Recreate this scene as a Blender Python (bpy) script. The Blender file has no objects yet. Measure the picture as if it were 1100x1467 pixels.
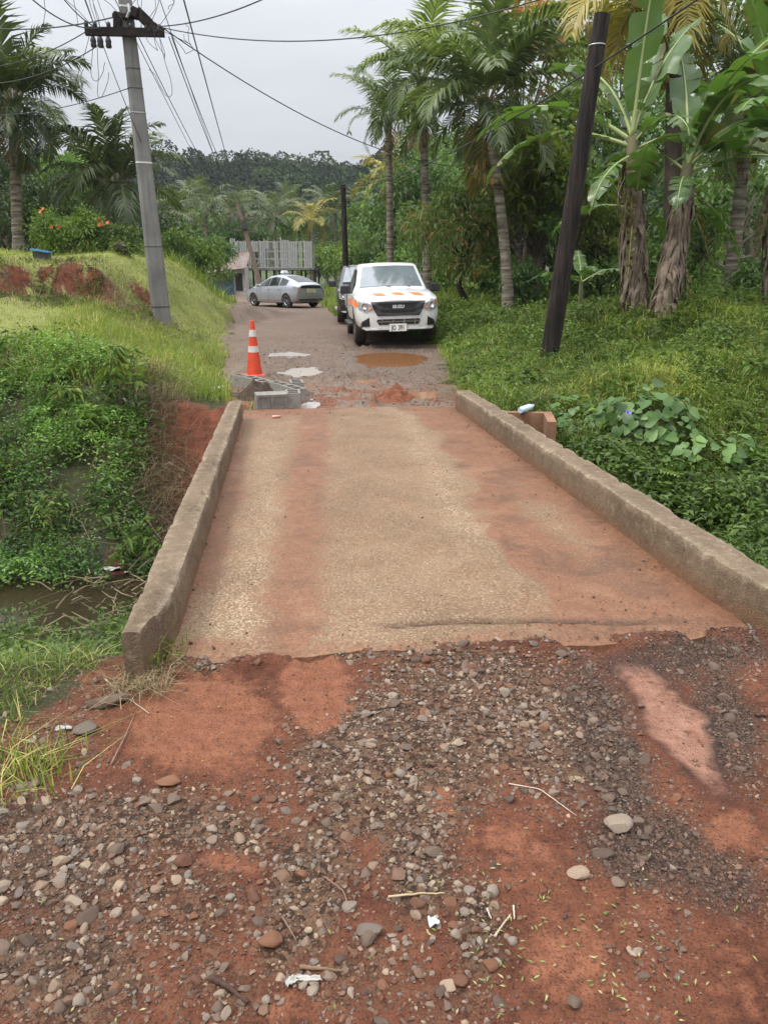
import bpy, bmesh, math, random
import numpy as np
from mathutils import Vector, Matrix, Euler

# ------------------------------------------------------------------ camera, sky, sun, exposure
R = math.radians
SC = bpy.context.scene
COL = SC.collection
PITCH, FPX, CAMZ = R(16.8), 1100.0, 1.6
cam = bpy.data.cameras.new('camera'); camo = bpy.data.objects.new('camera', cam); COL.objects.link(camo)
camo.location = (0, 0, CAMZ); camo.rotation_euler = (R(90) - PITCH, 0, 0)
cam.sensor_fit = 'VERTICAL'; cam.sensor_height = 36.0; cam.lens = 36.0 * FPX / 1467.0
cam.clip_start = 0.05; cam.clip_end = 3000
SC.camera = camo
SUN = Vector((-0.55, -0.30, 0.85)).normalized()
sl = bpy.data.lights.new('sun', 'SUN'); sl.energy = 1.5; sl.angle = R(13); sl.color = (1.0, 0.96, 0.9)
so = bpy.data.objects.new('sun', sl); COL.objects.link(so)
so.rotation_euler = (-SUN).to_track_quat('-Z', 'Y').to_euler(); so.location = (-20, -10, 40)
SC.view_settings.view_transform = 'Standard'; SC.view_settings.look = 'None'
SC.view_settings.exposure = 0.80; SC.view_settings.gamma = 1.0
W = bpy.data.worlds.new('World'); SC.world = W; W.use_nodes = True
def build_world():
    nt = W.node_tree; n = nt.nodes; l = nt.links; n.clear()
    out = n.new('ShaderNodeOutputWorld'); bg = n.new('ShaderNodeBackground'); bg.inputs[1].default_value = 0.1
    sky = n.new('ShaderNodeTexSky'); sky.sky_type = 'NISHITA'; sky.sun_disc = False
    sky.sun_elevation = math.asin(SUN.z); sky.sun_rotation = math.atan2(SUN.x, SUN.y); sky.dust_density = 4
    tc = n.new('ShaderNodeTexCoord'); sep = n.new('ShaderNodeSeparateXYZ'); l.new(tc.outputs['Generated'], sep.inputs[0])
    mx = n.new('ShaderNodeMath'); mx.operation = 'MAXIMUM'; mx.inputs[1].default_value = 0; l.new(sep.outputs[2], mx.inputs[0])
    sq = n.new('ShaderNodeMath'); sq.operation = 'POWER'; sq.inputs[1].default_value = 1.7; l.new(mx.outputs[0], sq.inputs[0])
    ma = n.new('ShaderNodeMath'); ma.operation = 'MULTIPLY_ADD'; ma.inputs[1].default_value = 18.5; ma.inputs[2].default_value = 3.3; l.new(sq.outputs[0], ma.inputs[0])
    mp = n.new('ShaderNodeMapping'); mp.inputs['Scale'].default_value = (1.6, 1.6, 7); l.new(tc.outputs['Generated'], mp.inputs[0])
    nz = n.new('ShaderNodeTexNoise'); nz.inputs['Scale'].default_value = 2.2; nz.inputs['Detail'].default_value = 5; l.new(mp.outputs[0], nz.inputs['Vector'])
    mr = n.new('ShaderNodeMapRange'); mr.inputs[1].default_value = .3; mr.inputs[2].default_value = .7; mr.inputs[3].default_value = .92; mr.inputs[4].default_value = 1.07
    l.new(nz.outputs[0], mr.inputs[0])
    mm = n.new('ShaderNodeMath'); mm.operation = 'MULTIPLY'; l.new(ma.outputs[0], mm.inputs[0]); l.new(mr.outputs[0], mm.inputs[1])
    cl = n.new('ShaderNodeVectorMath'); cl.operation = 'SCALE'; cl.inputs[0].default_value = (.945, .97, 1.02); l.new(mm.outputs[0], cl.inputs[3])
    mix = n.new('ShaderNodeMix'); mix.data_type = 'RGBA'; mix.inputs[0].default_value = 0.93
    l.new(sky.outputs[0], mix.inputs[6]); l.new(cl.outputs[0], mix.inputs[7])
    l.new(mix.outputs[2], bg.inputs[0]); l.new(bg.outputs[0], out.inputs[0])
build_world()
SC.cycles.max_bounces = 6; SC.cycles.transparent_max_bounces = 8

# ------------------------------------------------------------------ helpers
rng = np.random.default_rng(11)
random.seed(5)
cP, sP = math.cos(PITCH), math.sin(PITCH)
def ray(px, py):
    u, v = px - 550.0, 733.5 - py
    return u, FPX * cP + v * sP, -FPX * sP + v * cP
def at(px, py, Y):
    x, y, z = ray(px, py); t = Y / y
    return Vector((x * t, Y, CAMZ + z * t))
def proj(x, y, z):
    d = y * cP - (z - CAMZ) * sP
    return 550 + FPX * x / d, 733.5 - FPX * (y * sP + (z - CAMZ) * cP) / d
def ss(a, b, x):
    t = np.clip((np.asarray(x, float) - a) / (b - a), 0, 1); return t * t * (3 - 2 * t)
def _hash(i, j, k):
    h = (i.astype(np.int64) * 374761393 + j.astype(np.int64) * 668265263 + k * 1442695041) & 0x7fffffff
    h = ((h ^ (h >> 13)) * 1274126177) & 0x7fffffff
    return ((h ^ (h >> 16)) & 0xffff) / 65535.0
def vnoise(x, y, k=0):
    xi, yi = np.floor(x), np.floor(y); fx, fy = x - xi, y - yi
    fx = fx * fx * (3 - 2 * fx); fy = fy * fy * (3 - 2 * fy); i, j = xi.astype(np.int64), yi.astype(np.int64)
    return (_hash(i, j, k) * (1 - fx) + _hash(i + 1, j, k) * fx) * (1 - fy) + (_hash(i, j + 1, k) * (1 - fx) + _hash(i + 1, j + 1, k) * fx) * fy
def fbm(x, y, o=4, k=0):
    x = np.asarray(x, float); y = np.asarray(y, float); a, s, t = .5, 0, 0
    for q in range(o):
        s = s + a * vnoise(x, y, k + q * 7); t += a; a *= .5; x = x * 2.03 + 3.1; y = y * 2.03 + 1.7
    return s / t

def mesh(name, V, F, mats=None, tint=None, smooth=False, vattr=None, mi=None, sharp=None):
    me = bpy.data.meshes.new(name)
    V = np.asarray(V, np.float32).reshape(-1, 3)
    F = [np.asarray(f, np.int32) for f in F if len(f)]
    me.vertices.add(len(V)); me.vertices.foreach_set('co', V.ravel())
    loops = np.concatenate([f.ravel() for f in F]); cnt = np.concatenate([np.full(len(f), f.shape[1]) for f in F])
    st = np.concatenate([[0], np.cumsum(cnt)[:-1]]).astype(np.int32)
    me.loops.add(len(loops)); me.loops.foreach_set('vertex_index', loops)
    me.polygons.add(len(cnt)); me.polygons.foreach_set('loop_start', st)
    if mi is not None: me.polygons.foreach_set('material_index', np.asarray(mi, np.int32))
    me.polygons.foreach_set('use_smooth', np.full(len(cnt), bool(smooth)))
    me.update(calc_edges=True)
    if tint is not None:
        a = me.attributes.new('tint', 'FLOAT', 'FACE'); a.data.foreach_set('value', np.asarray(tint, np.float32))
    for k, v in (vattr or {}).items():
        a = me.attributes.new(k, 'FLOAT', 'POINT'); a.data.foreach_set('value', np.asarray(v, np.float32).ravel())
    for m in (mats if isinstance(mats, (list, tuple)) else [mats] if mats else []): me.materials.append(m)
    if sharp is not None: me.set_sharp_from_angle(angle=R(sharp))
    return me
class MB:
    """collects pieces of ONE mesh"""
    def __init__(s): s.V, s.F, s.T, s.M, s.n = [], [], [], [], 0
    def add(s, V, F, tint=0.5, m=0):
        V = np.asarray(V, np.float32).reshape(-1, 3)
        if F is None or len(F) == 0: return s
        if not isinstance(F[0], np.ndarray) or F[0].ndim == 1: F = [np.asarray(F)]
        for f in F:
            if len(f) == 0: continue
            s.F.append(np.asarray(f) + s.n); k = len(f)
            s.M.append(np.full(k, m)); s.T.append(np.broadcast_to(np.asarray(tint, np.float32), (k,)) if np.ndim(tint) == 0 or len(tint) == k else np.full(k, np.mean(tint)))
        s.V.append(V); s.n += len(V); return s
    def box(s, c, d, rot=None, tint=.5, m=0, taper=1.0):
        v = np.array([[x, y, z] for z in (-.5, .5) for y in (-.5, .5) for x in (-.5, .5)]) * np.array(d)
        v[4:, :2] *= taper
        if rot is not None: v = v @ np.array(Euler(rot).to_matrix()).T
        return s.add(v + np.array(c), np.array([[0, 2, 3, 1], [4, 5, 7, 6], [0, 1, 5, 4], [2, 6, 7, 3], [0, 4, 6, 2], [1, 3, 7, 5]]), tint, m)
    def tube(s, P, r, n=8, tint=.5, m=0, cap=True, wob=0):
        V, F = tube(P, r, n, cap, wob); return s.add(V, F, tint, m)
    def lathe(s, prof, n=24, M=None, tint=.5, m=0):
        V, F = lathe(prof, n)
        if M is not None: V = V @ np.array(M.to_3x3()).T + np.array(M.translation)
        return s.add(V, [F], tint, m)
    def mesh(s, name, mats=None, smooth=False, sharp=None):
        return mesh(name, np.concatenate(s.V), s.F, mats, np.concatenate(s.T), smooth, mi=np.concatenate(s.M), sharp=sharp)
    def obj(s, name, mats=None, parent=None, smooth=False, sharp=None, **k):
        return obj(name, s.mesh(name, mats, smooth, sharp), parent, **k)
def tube(P, r, n=8, cap=True, wob=0):
    P = np.asarray([tuple(p) for p in P], float); m = len(P); r = np.broadcast_to(np.asarray(r, float), (m,))
    T = np.gradient(P, axis=0); T /= np.linalg.norm(T, axis=1)[:, None] + 1e-9
    up = np.array([0, 0, 1.]) if abs(T[0, 2]) < .9 else np.array([1., 0, 0])
    V = []
    a = np.arange(n) * 2 * math.pi / n
    for i in range(m):
        s1 = np.cross(T[i], up); s1 /= np.linalg.norm(s1) + 1e-9; s2 = np.cross(s1, T[i]); up = s2
        rr = r[i] * (1 + (wob * rng.normal(size=n) if wob else 0))
        V.append(P[i] + (np.cos(a) * rr)[:, None] * s1 + (np.sin(a) * rr)[:, None] * s2)
    i, j = np.meshgrid(np.arange(m - 1), np.arange(n), indexing='ij'); j2 = (j + 1) % n
    F = np.stack([i * n + j, i * n + j2, (i + 1) * n + j2, (i + 1) * n + j], -1).reshape(-1, 4)
    Fs = [F]
    if cap: Fs.append(np.array([np.arange(n)[::-1], (m - 1) * n + np.arange(n)]))
    return np.concatenate(V), Fs
def lathe(prof, n=24):
    p = np.asarray(prof, float); a = np.arange(n) * 2 * math.pi / n; m = len(p)
    V = np.stack([p[:, 0:1] * np.cos(a), p[:, 0:1] * np.sin(a), np.repeat(p[:, 1:2], n, 1)], -1).reshape(-1, 3)
    i, j = np.meshgrid(np.arange(m - 1), np.arange(n), indexing='ij'); j2 = (j + 1) % n
    return V, np.stack([i * n + j, i * n + j2, (i + 1) * n + j2, (i + 1) * n + j], -1).reshape(-1, 4)
def gridF(a, b):
    i, j = np.meshgrid(np.arange(a - 1), np.arange(b - 1), indexing='ij')
    return np.stack([i * b + j, (i + 1) * b + j, (i + 1) * b + j + 1, i * b + j + 1], -1).reshape(-1, 4)
def obj(name, me, parent=None, loc=None, **k):
    o = bpy.data.objects.new(name, me); COL.objects.link(o)
    if parent is not None: o.parent = parent
    if loc is not None: o.location = loc
    for a, b in k.items(): o[a] = b
    return o
def thing(name, label, cat, loc=(0, 0, 0), rz=0, group=None):
    o = bpy.data.objects.new(name, None); COL.objects.link(o); o.location = loc; o.rotation_euler = (0, 0, rz)
    o.empty_display_size = .2
    return tag(o, label, cat, group)
def tag(o, label, cat, group=None):
    o['label'] = label; o['category'] = cat
    if group: o['group'] = group
    return o
def copytree(o, parent=None):
    c = o.copy(); COL.objects.link(c)
    if parent is not None: c.parent = parent
    for ch in list(o.children): copytree(ch, c)
    return c

# ------------------------------------------------------------------ materials
def rgb(r, g, b):                       # sRGB 0-255 -> linear
    return tuple((c / 255 / 12.92 if c <= 10 else ((c / 255 + .055) / 1.055) ** 2.4) for c in (r, g, b))
class NT:
    def __init__(s, name):
        s.m = bpy.data.materials.new(name); s.m.use_nodes = True; s.n = s.m.node_tree.nodes; s.l = s.m.node_tree.links
        s.b = s.n['Principled BSDF']; s.out = s.n['Material Output']; s.co = s.n.new('ShaderNodeTexCoord')
    def noise(s, scale, detail=4, rough=.55, vec=None, dist=0):
        t = s.n.new('ShaderNodeTexNoise'); t.inputs['Scale'].default_value = scale; t.inputs['Detail'].default_value = detail
        t.inputs['Roughness'].default_value = rough; t.inputs['Distortion'].default_value = dist
        s.l.new(vec or s.co.outputs['Object'], t.inputs['Vector']); return t.outputs[0]
    def ramp(s, fac, stops):
        t = s.n.new('ShaderNodeValToRGB'); e = t.color_ramp.elements
        while len(e) < len(stops): e.new(.5)
        for q, (p, c) in enumerate(stops): e[q].position = p; e[q].color = (*c[:3], 1) if not np.isscalar(c) else (c, c, c, 1)
        s.l.new(fac, t.inputs[0]); return t.outputs[0]
    def mix(s, fac, a, b, mode='MIX'):
        t = s.n.new('ShaderNodeMix'); t.data_type = 'RGBA'; t.blend_type = mode
        for k, v in ((0, fac), (6, a), (7, b)):
            if isinstance(v, bpy.types.NodeSocket): s.l.new(v, t.inputs[k])
            elif k == 0: t.inputs[0].default_value = v
            else: t.inputs[k].default_value = (*v[:3], 1)
        return t.outputs[2]
    def math(s, op, a, b=None):
        t = s.n.new('ShaderNodeMath'); t.operation = op
        for k, v in ((0, a), (1, b)):
            if v is None: continue
            if isinstance(v, bpy.types.NodeSocket): s.l.new(v, t.inputs[k])
            else: t.inputs[k].default_value = v
        return t.outputs[0]
    def attr(s, name):
        t = s.n.new('ShaderNodeAttribute'); t.attribute_name = name; return t.outputs['Fac']
    def map(s, v, a, b, c=0, d=1):
        t = s.n.new('ShaderNodeMapRange'); s.l.new(v, t.inputs[0])
        for k, q in enumerate((a, b, c, d)): t.inputs[k + 1].default_value = q
        return t.outputs[0]
    def bump(s, h, strength=.4, dist=.02):
        t = s.n.new('ShaderNodeBump'); t.inputs['Strength'].default_value = strength; t.inputs['Distance'].default_value = dist
        s.l.new(h, t.inputs['Height']); s.l.new(t.outputs[0], s.b.inputs['Normal']); return t
    def col(s, c):
        if isinstance(c, bpy.types.NodeSocket): s.l.new(c, s.b.inputs['Base Color'])
        else: s.b.inputs['Base Color'].default_value = (*c[:3], 1)
    def set(s, **k):
        for a, v in k.items():
            i = s.b.inputs[a.replace('_', ' ')]
            if isinstance(v, bpy.types.NodeSocket): s.l.new(v, i)
            else: i.default_value = v
def plain(name, c, rough=.6, metal=0.0, spec=.5, var=.25, scale=6, bump=0, bscale=40, c2=None, coat=0):
    t = NT(name); c = np.array(c); c2 = np.array(c2) if c2 is not None else c * (1 - var)
    n1 = t.noise(scale, 6, .6); t.col(t.ramp(n1, [(.3, c), (.72, c2)]))
    t.set(Roughness=t.map(t.noise(scale * 3), .3, .7, max(rough - .08, .02), min(rough + .08, 1)), Metallic=metal, Specular_IOR_Level=spec)
    if coat: t.set(Coat_Weight=coat, Coat_Roughness=.05)
    if bump: t.bump(t.noise(bscale, 5), bump, .01)
    return t.m
def fol(name, stops, rough=.5, transl=.25, big=.35, spec=.35, gain=1.0):
    stops = [(p, tuple(min(q * gain, .8) for q in c)) for p, c in stops]
    t = NT(name); a = t.attr('tint'); c = t.ramp(a, stops)
    nz = t.noise(big, 2); c = t.mix(1.0, c, t.ramp(nz, [(.3, (.72,) * 3), (.7, (1.22, 1.18, 1.0))]), 'MULTIPLY')
    t.col(c); t.set(Roughness=rough, Specular_IOR_Level=spec)
    if transl:
        tr = t.n.new('ShaderNodeBsdfTranslucent'); t.l.new(t.mix(1.0, c, (1.15, 1.25, .6), 'MULTIPLY'), tr.inputs[0])
        ms = t.n.new('ShaderNodeMixShader'); ms.inputs[0].default_value = transl
        t.l.new(t.b.outputs[0], ms.inputs[1]); t.l.new(tr.outputs[0], ms.inputs[2]); t.l.new(ms.outputs[0], t.out.inputs[0])
    return t.m
# ------------------------------------------------------------------ terrain
BX, BY = -0.1219, 0.9925                      # bridge axis in the ground plane
def st(x, y): return x * BX + y * BY, x * BY - y * BX
def xy(s, t): return s * BX + t * BY, s * BY - t * BX
D0, D1, TL, TR = 3.04, 9.8, -0.55, 2.10      # deck ends and the inner faces of its kerbs
def zroad(y): return np.interp(y, [0, 10.6, 18, 40, 60, 90], [0, 0, .20, .38, .6, 1.2])
_yl = [0, 2.1, 2.3, 3.0, 4, 10, 13.5, 20, 33, 36, 40, 44, 48, 60]
_xl = [-6, -3.2, -1.5, -1.25, -1.3, -1.95, -2.75, -3.95, -6.0, -8.0, -13, -16, -16, -16]
_yr = [0, 3.2, 3.6, 10, 12.4, 17.5, 22, 30, 40, 46, 48]
_xr = [9, 9, 1.9, 1.15, 1.05, 1.2, .25, -1.75, -3.1, -4.2, -6]
def XL(y): return np.interp(y, _yl, _xl)
def XR(y): return np.interp(y, _yr, _xr)
PUD = []   # (x, y, rx, ry, rot, depth)
def addpud(px, py, rpx, rpy, z, dep):
    z = z
    r = ray(px, py); t = (z - CAMZ) / r[2]; y = r[1] * t; x = r[0] * t
    rx = rpx * t; r2 = ray(px, py - rpy); t2 = (z - CAMZ) / r2[2]; ry = r2[1] * t2 - y
    PUD.append((x, y, rx, ry, dep, float(hbase(np.array([x]), np.array([y]))[0]) - .004))
def hbase(x, y):
    x = np.asarray(x, float); y = np.asarray(y, float)
    zr = zroad(y); dl = XL(y) - x; dr = x - XR(y)
    Hm = np.interp(y, [4, 10, 11, 13, 16, 17, 19, 24, 28, 33, 37, 50, 70], [.0, .35, .5, .56, .95, 1.05, 1.25, 1.5, 1.3, .65, .3, .3, .5])
    Wm = np.interp(y, [11, 14, 18, 24, 28, 40], [2.5, 2.9, 3.3, 2.7, 2.0, 2.5])
    z = zr + Hm * ss(0, 1, dl / Wm) * ss(9, 11, y)
    nz = (fbm(x * 1.3, y * 1.3, 3, 3) - .5) * 1.6
    scl = ss(-4.9, -6.2, x + nz * .5 - .12 * (y - 18)) * ss(17.25, 18.0, y + nz * .9) * ss(34, 26, y)
    z = z + .62 * scl
    z = z + ss(0, 2.2, dr) * np.interp(y, [8, 10, 12, 20, 60], [.1, .28, .33, .50, .3]) * ss(3.5, 8, y) + ss(2, 6, dr) * .22 * ss(8, 12, y)
    z = z + .62 * np.exp(-(((x - 4.9) / 1.5) ** 2 + ((y - 14.2) / 1.4) ** 2)) + .3 * np.exp(-(((x - 7.5) / 1.5) ** 2 + ((y - 15.4) / 1.6) ** 2))
    off = np.maximum(np.maximum(dl, dr), 0)
    rough = ss(.1, 1.2, off) * ss(2, 5, y)
    z = z + rough * ((fbm(x * .9, y * .9, 4, 11) - .5) * .32) + (fbm(x * 2.6, y * 2.6, 3, 21) - .5) * (.016 + .024 * ss(0, .4, off))
    return z
addpud(557, 517, 54, 10.5, .10, .07)
addpud(434, 535, 28, 6, .05, .05)
addpud(521, 547, 19, 3, .04, .05)
addpud(414, 511, 26, 3.5, .10, .04)
addpud(606, 567, 22, 5, .0, .04)
addpud(441, 581, 13, 8, .0, .03)

addpud(460, 640, 9, 12, .0, .0) if False else None
def bars(x, y): return st(x, y)
def h(x, y):
    x = np.asarray(x, float); y = np.asarray(y, float)
    z = hbase(x, y); s, t = st(x, y)
    g = np.where(t < -1, np.interp(t, [-7, -3, -1.2], [.36, .40, .47]), np.interp(t, [2, 4, 8], [.47, .60, .6]))
    wob = (fbm(x * .8, y * .8, 3, 31) - .5) * .5 * ss(.8, 2, np.abs(t - .8))
    zf = -1.3 + g * (s - 7.2 + wob); zn = -.03 - .56 * (s - 3.25 + wob * .6)
    # scoured red pocket beside the far left abutment
    zf = zf + .16 * ss(-.6, -.5, t) * ss(2.2, 2.1, t)
    zf = zf - .35 * np.exp(-((t + 1.35) / .5) ** 2) * ss(7.2, 8.2, s) * ss(10.6, 9.4, s)
    zc = np.maximum(np.maximum(zf, zn), -1.38 + (fbm(x * 3, y * 3, 3, 5) - .5) * .12)
    zc = np.where(np.abs(t) > 30, 9, zc)
    k = .12; d = np.clip(.5 + .5 * (zc - z) / k, 0, 1)
    z = zc * (1 - d) + z * d - k * d * (1 - d)
    
    for (a, b, rx, ry, dep, zz) in PUD:
        q = np.sqrt(((x - a) / rx) ** 2 + ((y - b) / ry) ** 2) * (1 + 1.5 * (fbm((x - a) / rx * 1.6 + a * 7, (y - b) / ry * 1.6, 4, 9) - .5))
        w = ss(2.0, 1.35, q); z = z * (1 - w) + (zz - dep * (1 - np.clip(q, 0, 1) ** 2) + .012 * ss(.95, 1.2, q)) * w
    # long shallow mud puddle on the near approach
    u, v = .30, -.954
    ca = (x - 1.36) * u + (y - 2.42) * v; cb = (x - 1.36) * v - (y - 2.42) * u
    q = (ca / .5) ** 2 + (cb / .14) ** 2
    z = z - .028 * np.exp(-q * .9)
    near = ss(5, 3, y)
    z = z + .13 * np.exp(-((s - D0 - .01) / .11) ** 2) * np.clip(fbm(x * 7, y * 7, 4, 49) - .25, 0, .34) * (t > TL - .2) * (t < TR + .2)
    z = z + near * ((fbm(x * 9, y * 9, 4, 41) - .5) * .022 + (fbm(x * 30, y * 30, 2, 43) - .5) * .008)
    return z
def h1(x, y): return float(h(np.array([x]), np.array([y]))[0])
def ground(px, py, lo=1.0, hi=90.0):
    x, y, z = ray(px, py)
    Y = np.linspace(lo, hi, 6000); t = Y / y
    d = CAMZ + z * t - h(x * t, Y)
    k = np.argmax(d < 0) if (d < 0).any() else len(Y) - 1
    return Vector((x * t[k], Y[k], float(h(np.array([x * t[k]]), np.array([Y[k]]))[0])))

def blob(px, py, L):
    v = np.zeros_like(px)
    for cx, cy, rx, ry, w, a in L:
        c, s_ = math.cos(R(a)), math.sin(R(a)); dx, dy = px - cx, py - cy
        v = np.maximum(v, w * np.exp(-(((dx * c + dy * s_) / rx) ** 2 + ((-dx * s_ + dy * c) / ry) ** 2) ** 1.5))
    return v
GRV = [(600, 1050, 190, 75, 1, 0), (660, 965, 130, 35, .9, 0), (780, 1050, 130, 90, 1, 20), (560, 1130, 160, 70, .95, 0), (240, 1180, 190, 60, .75, 10), (90, 1220, 170, 110, .8, 0), (250, 1300, 170, 120, .55, 0),
       (90, 1400, 170, 110, .7, 0), (440, 1270, 70, 150, .8, 15), (600, 1230, 75, 120, .8, 0), (520, 1400, 110, 90, .5, 0), (690, 1330, 50, 110, .7, 0), (470, 1080, 80, 60, .8, 0), (650, 1440, 90, 50, .5, 0), (330, 1420, 120, 70, .5, 0), (900, 1370, 90, 60, .35, 0), (70, 1060, 80, 40, .5, 0), (300, 950, 60, 18, .6, -8), (510, 945, 60, 15, .7, 0)]
MUDS = [(290, 1035, 105, 75, 1, -15), (455, 990, 55, 60, 1, 0), (610, 965, 30, 15, .5, 0), (820, 1370, 90, 85, .6, 0), (1060, 1400, 70, 120, .4, 0), (740, 1210, 80, 40, .6, 20), (1040, 1190, 40, 40, .7, 0), (640, 1150, 30, 20, .6, 0), (330, 1240, 60, 25, .6, 0), (420, 1440, 60, 40, .5, 0)]
FINE = [(870, 1070, 55, 150, 1, -22), (930, 1210, 110, 70, 1, 25), (1040, 1030, 60, 100, .9, -20), (1000, 940, 130, 40, .9, 0), (1020, 1260, 110, 60, .8, 30), (880, 960, 90, 25, .6, 0), (60, 1290, 150, 180, .5, 0)]
PUDM = [(965, 1040, 115, 32, 1, 52)]
def near_masks(x, y, z):
    px, py = proj(x, y, z)
    n = (fbm(x * 4, y * 4, 4, 51) - .5) * 55; n2 = (fbm(x * 4, y * 4, 4, 57) - .5) * 55
    px, py = px + n, py + n2
    return blob(px, py, GRV), blob(px, py, MUDS), blob(px, py, FINE), blob(px, py, PUDM)

def build_ground():
    def axis(segs):
        out = [segs[0][0]]
        for a, b, d0, d1 in segs:
            p = a
            while p < b - 1e-6:
                f = (p - a) / (b - a); p = min(p + d0 + (d1 - d0) * f, b); out.append(p)
        return np.array(out)
    gx = axis([(-260, -60, 25, 6), (-60, -12, 4, .5), (-12, -4.5, .25, .06), (-4.5, 3, .03, .03), (3, 12, .05, .25), (12, 60, .5, 4), (60, 260, 6, 25)])
    gy = axis([(-12, .6, 1, .15), (.6, 4.2, .02, .025), (4.2, 14, .04, .05), (14, 45, .06, .5), (45, 130, .6, 8), (130, 470, 10, 40)])
    X, Y = np.meshgrid(gx, gy); Z = h(X, Y); s, t = st(X, Y)
    dl, dr = XL(Y) - X, X - XR(Y)
    n = fbm(X * 2.2, Y * 2.2, 4, 61) - .5; n5 = fbm(X * 7, Y * 7, 3, 66) - .5
    grass = np.maximum(ss(-.12, .35, dl + n * .9 + n5 * .4), ss(-.1, .3, dr + n * .9 + n5 * .4))
    grass = np.where((Y < 2.0), ss(.3, .9, dl + n), grass)
    # bare red earth: the scarp in the lawn, the cut by the abutment
    dx = np.abs(np.gradient(Z, axis=0) / np.gradient(Y, axis=0)) + 0
    red = ss(.4, .9, dx + n * .7) * ss(-4.4, -5.2, X) * (Y > 15.5) * (Y < 20.5)
    red = red * ss(.46, .60, fbm(X * 2.4, Y * 2.4, 4, 47))
    red = np.maximum(red, .9 * np.exp(-(((X + 7.2) / 1.9) ** 2 + ((Y - 17.3) / .75) ** 2)) * ss(-.12, .12, n + .12))
    red = np.maximum(red, .8 * np.exp(-(((X + 5.6) / .35) ** 2 + ((Y - 18.5) / .5) ** 2)))
    red = np.maximum(red, ss(-2.1, -1.7, t + .15 * (s - 8) + n * .8) * ss(-.5, -.6, t) * ss(6.9, 7.5, s) * ss(10.6, 10.2, s + n))
    red = np.maximum(red, ss(2.9, 2.5, t) * ss(2.2, 2.3, t) * ss(7, 7.5, s) * ss(9.6, 9.3, s))
    g, m, f, p = near_masks(X, Y, Z); nr = ss(3.9, 3.3, Y)
    far = 1 - nr
    rd = fbm(X * 1.1, Y * .6, 4, 71)
    gravel = nr * g + far * ss(.40, .62, rd) * .8
    mud = nr * m + far * (.22 + .48 * ss(-.2, .05, n + n5 * .5)) * ss(14.5, 10.2, Y + n * 3) * ss(8, 9, Y)
    fine = nr * f + far * ss(11, 13.5, Y) * .65 * ss(60, 45, Y)
    bed = ss(-.9, -1.15, Z)
    wet = np.zeros_like(Z)
    for (a, b, rx, ry, dep, zz) in PUD:
        wet = np.maximum(wet, np.exp(-((((X - a) / (rx * 1.7)) ** 2 + ((Y - b) / (ry * 1.8)) ** 2))))
    wet = np.maximum(np.maximum(wet, p * nr), bed)
    hill = ss(55, 70, Y)
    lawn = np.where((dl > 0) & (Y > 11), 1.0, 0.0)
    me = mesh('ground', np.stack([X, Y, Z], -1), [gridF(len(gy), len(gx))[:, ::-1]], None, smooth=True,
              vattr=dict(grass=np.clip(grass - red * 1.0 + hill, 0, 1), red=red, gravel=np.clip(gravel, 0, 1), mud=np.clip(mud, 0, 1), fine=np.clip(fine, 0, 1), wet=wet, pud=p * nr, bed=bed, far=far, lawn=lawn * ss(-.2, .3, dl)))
    T = NT('earth')
    vo = T.n.new('ShaderNodeTexVoronoi'); vo.inputs['Scale'].default_value = 55; T.l.new(T.co.outputs['Object'], vo.inputs['Vector'])
    vf = T.n.new('ShaderNodeTexVoronoi'); vf.inputs['Scale'].default_value = 130; T.l.new(T.co.outputs['Object'], vf.inputs['Vector'])
    n1, n2, n3 = T.noise(2.5, 6, .6), T.noise(18, 6, .65), T.noise(90, 4, .6)
    sv = T.n.new('ShaderNodeSeparateXYZ'); T.l.new(vo.outputs['Color'], sv.inputs[0])
    sf = T.n.new('ShaderNodeSeparateXYZ'); T.l.new(vf.outputs['Color'], sf.inputs[0])
    soil = T.mix(T.ramp(n1, [(.35, 0), (.65, 1)]), (.090, .029, .0135), (.165, .060, .030))
    soil = T.mix(1.0, soil, T.ramp(n2, [(.25, .5), (.7, 1.25)]), 'MULTIPLY')
    muds = T.mix(T.ramp(n2, [(.3, 0), (.7, 1)]), (.150, .053, .026), (.235, .094, .049))
    grv = T.mix(T.ramp(sv.outputs[0], [(.2, 0), (.8, 1)]), (.036, .018, .010), (.125, .070, .040))
    fin = T.mix(T.ramp(sf.outputs[0], [(.15, 0), (.9, 1)]), (.022, .012, .008), (.085, .050, .033))
    rdc = T.mix(T.ramp(sf.outputs[1], [(.1, 0), (.9, 1)]), (.10, .076, .059), (.28, .215, .168))
    rdc = T.mix(T.ramp(n1, [(.4, 0), (.66, .65)]), rdc, (.175, .105, .070))
    c = T.mix(T.attr('far'), soil, rdc)
    brk = T.math('MULTIPLY', T.math('SUBTRACT', n2, .5), 1.1)
    def msk(name, lo=.35, hi=.65, k=1.0): return T.map(T.math('ADD', T.attr(name), T.math('MULTIPLY', brk, k)), lo, hi)
    c = T.mix(T.math('MULTIPLY', msk('gravel'), T.math('SUBTRACT', 1.0, T.math('MULTIPLY', T.attr('far'), .7))), c, grv)
    c = T.mix(msk('fine', .3, .8), c, T.mix(T.math('MULTIPLY', T.attr('far'), .8), fin, rdc))
    c = T.mix(msk('mud', .35, .6, .6), c, muds)
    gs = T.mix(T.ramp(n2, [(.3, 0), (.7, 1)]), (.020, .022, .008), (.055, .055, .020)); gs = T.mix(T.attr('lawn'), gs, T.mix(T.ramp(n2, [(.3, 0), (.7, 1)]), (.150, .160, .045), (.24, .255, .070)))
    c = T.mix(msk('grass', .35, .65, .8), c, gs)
    rc = T.mix(T.ramp(T.noise(6, 6, .65), [(.3, 0), (.7, 1)]), (.045, .015, .009), (.19, .058, .026))
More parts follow.
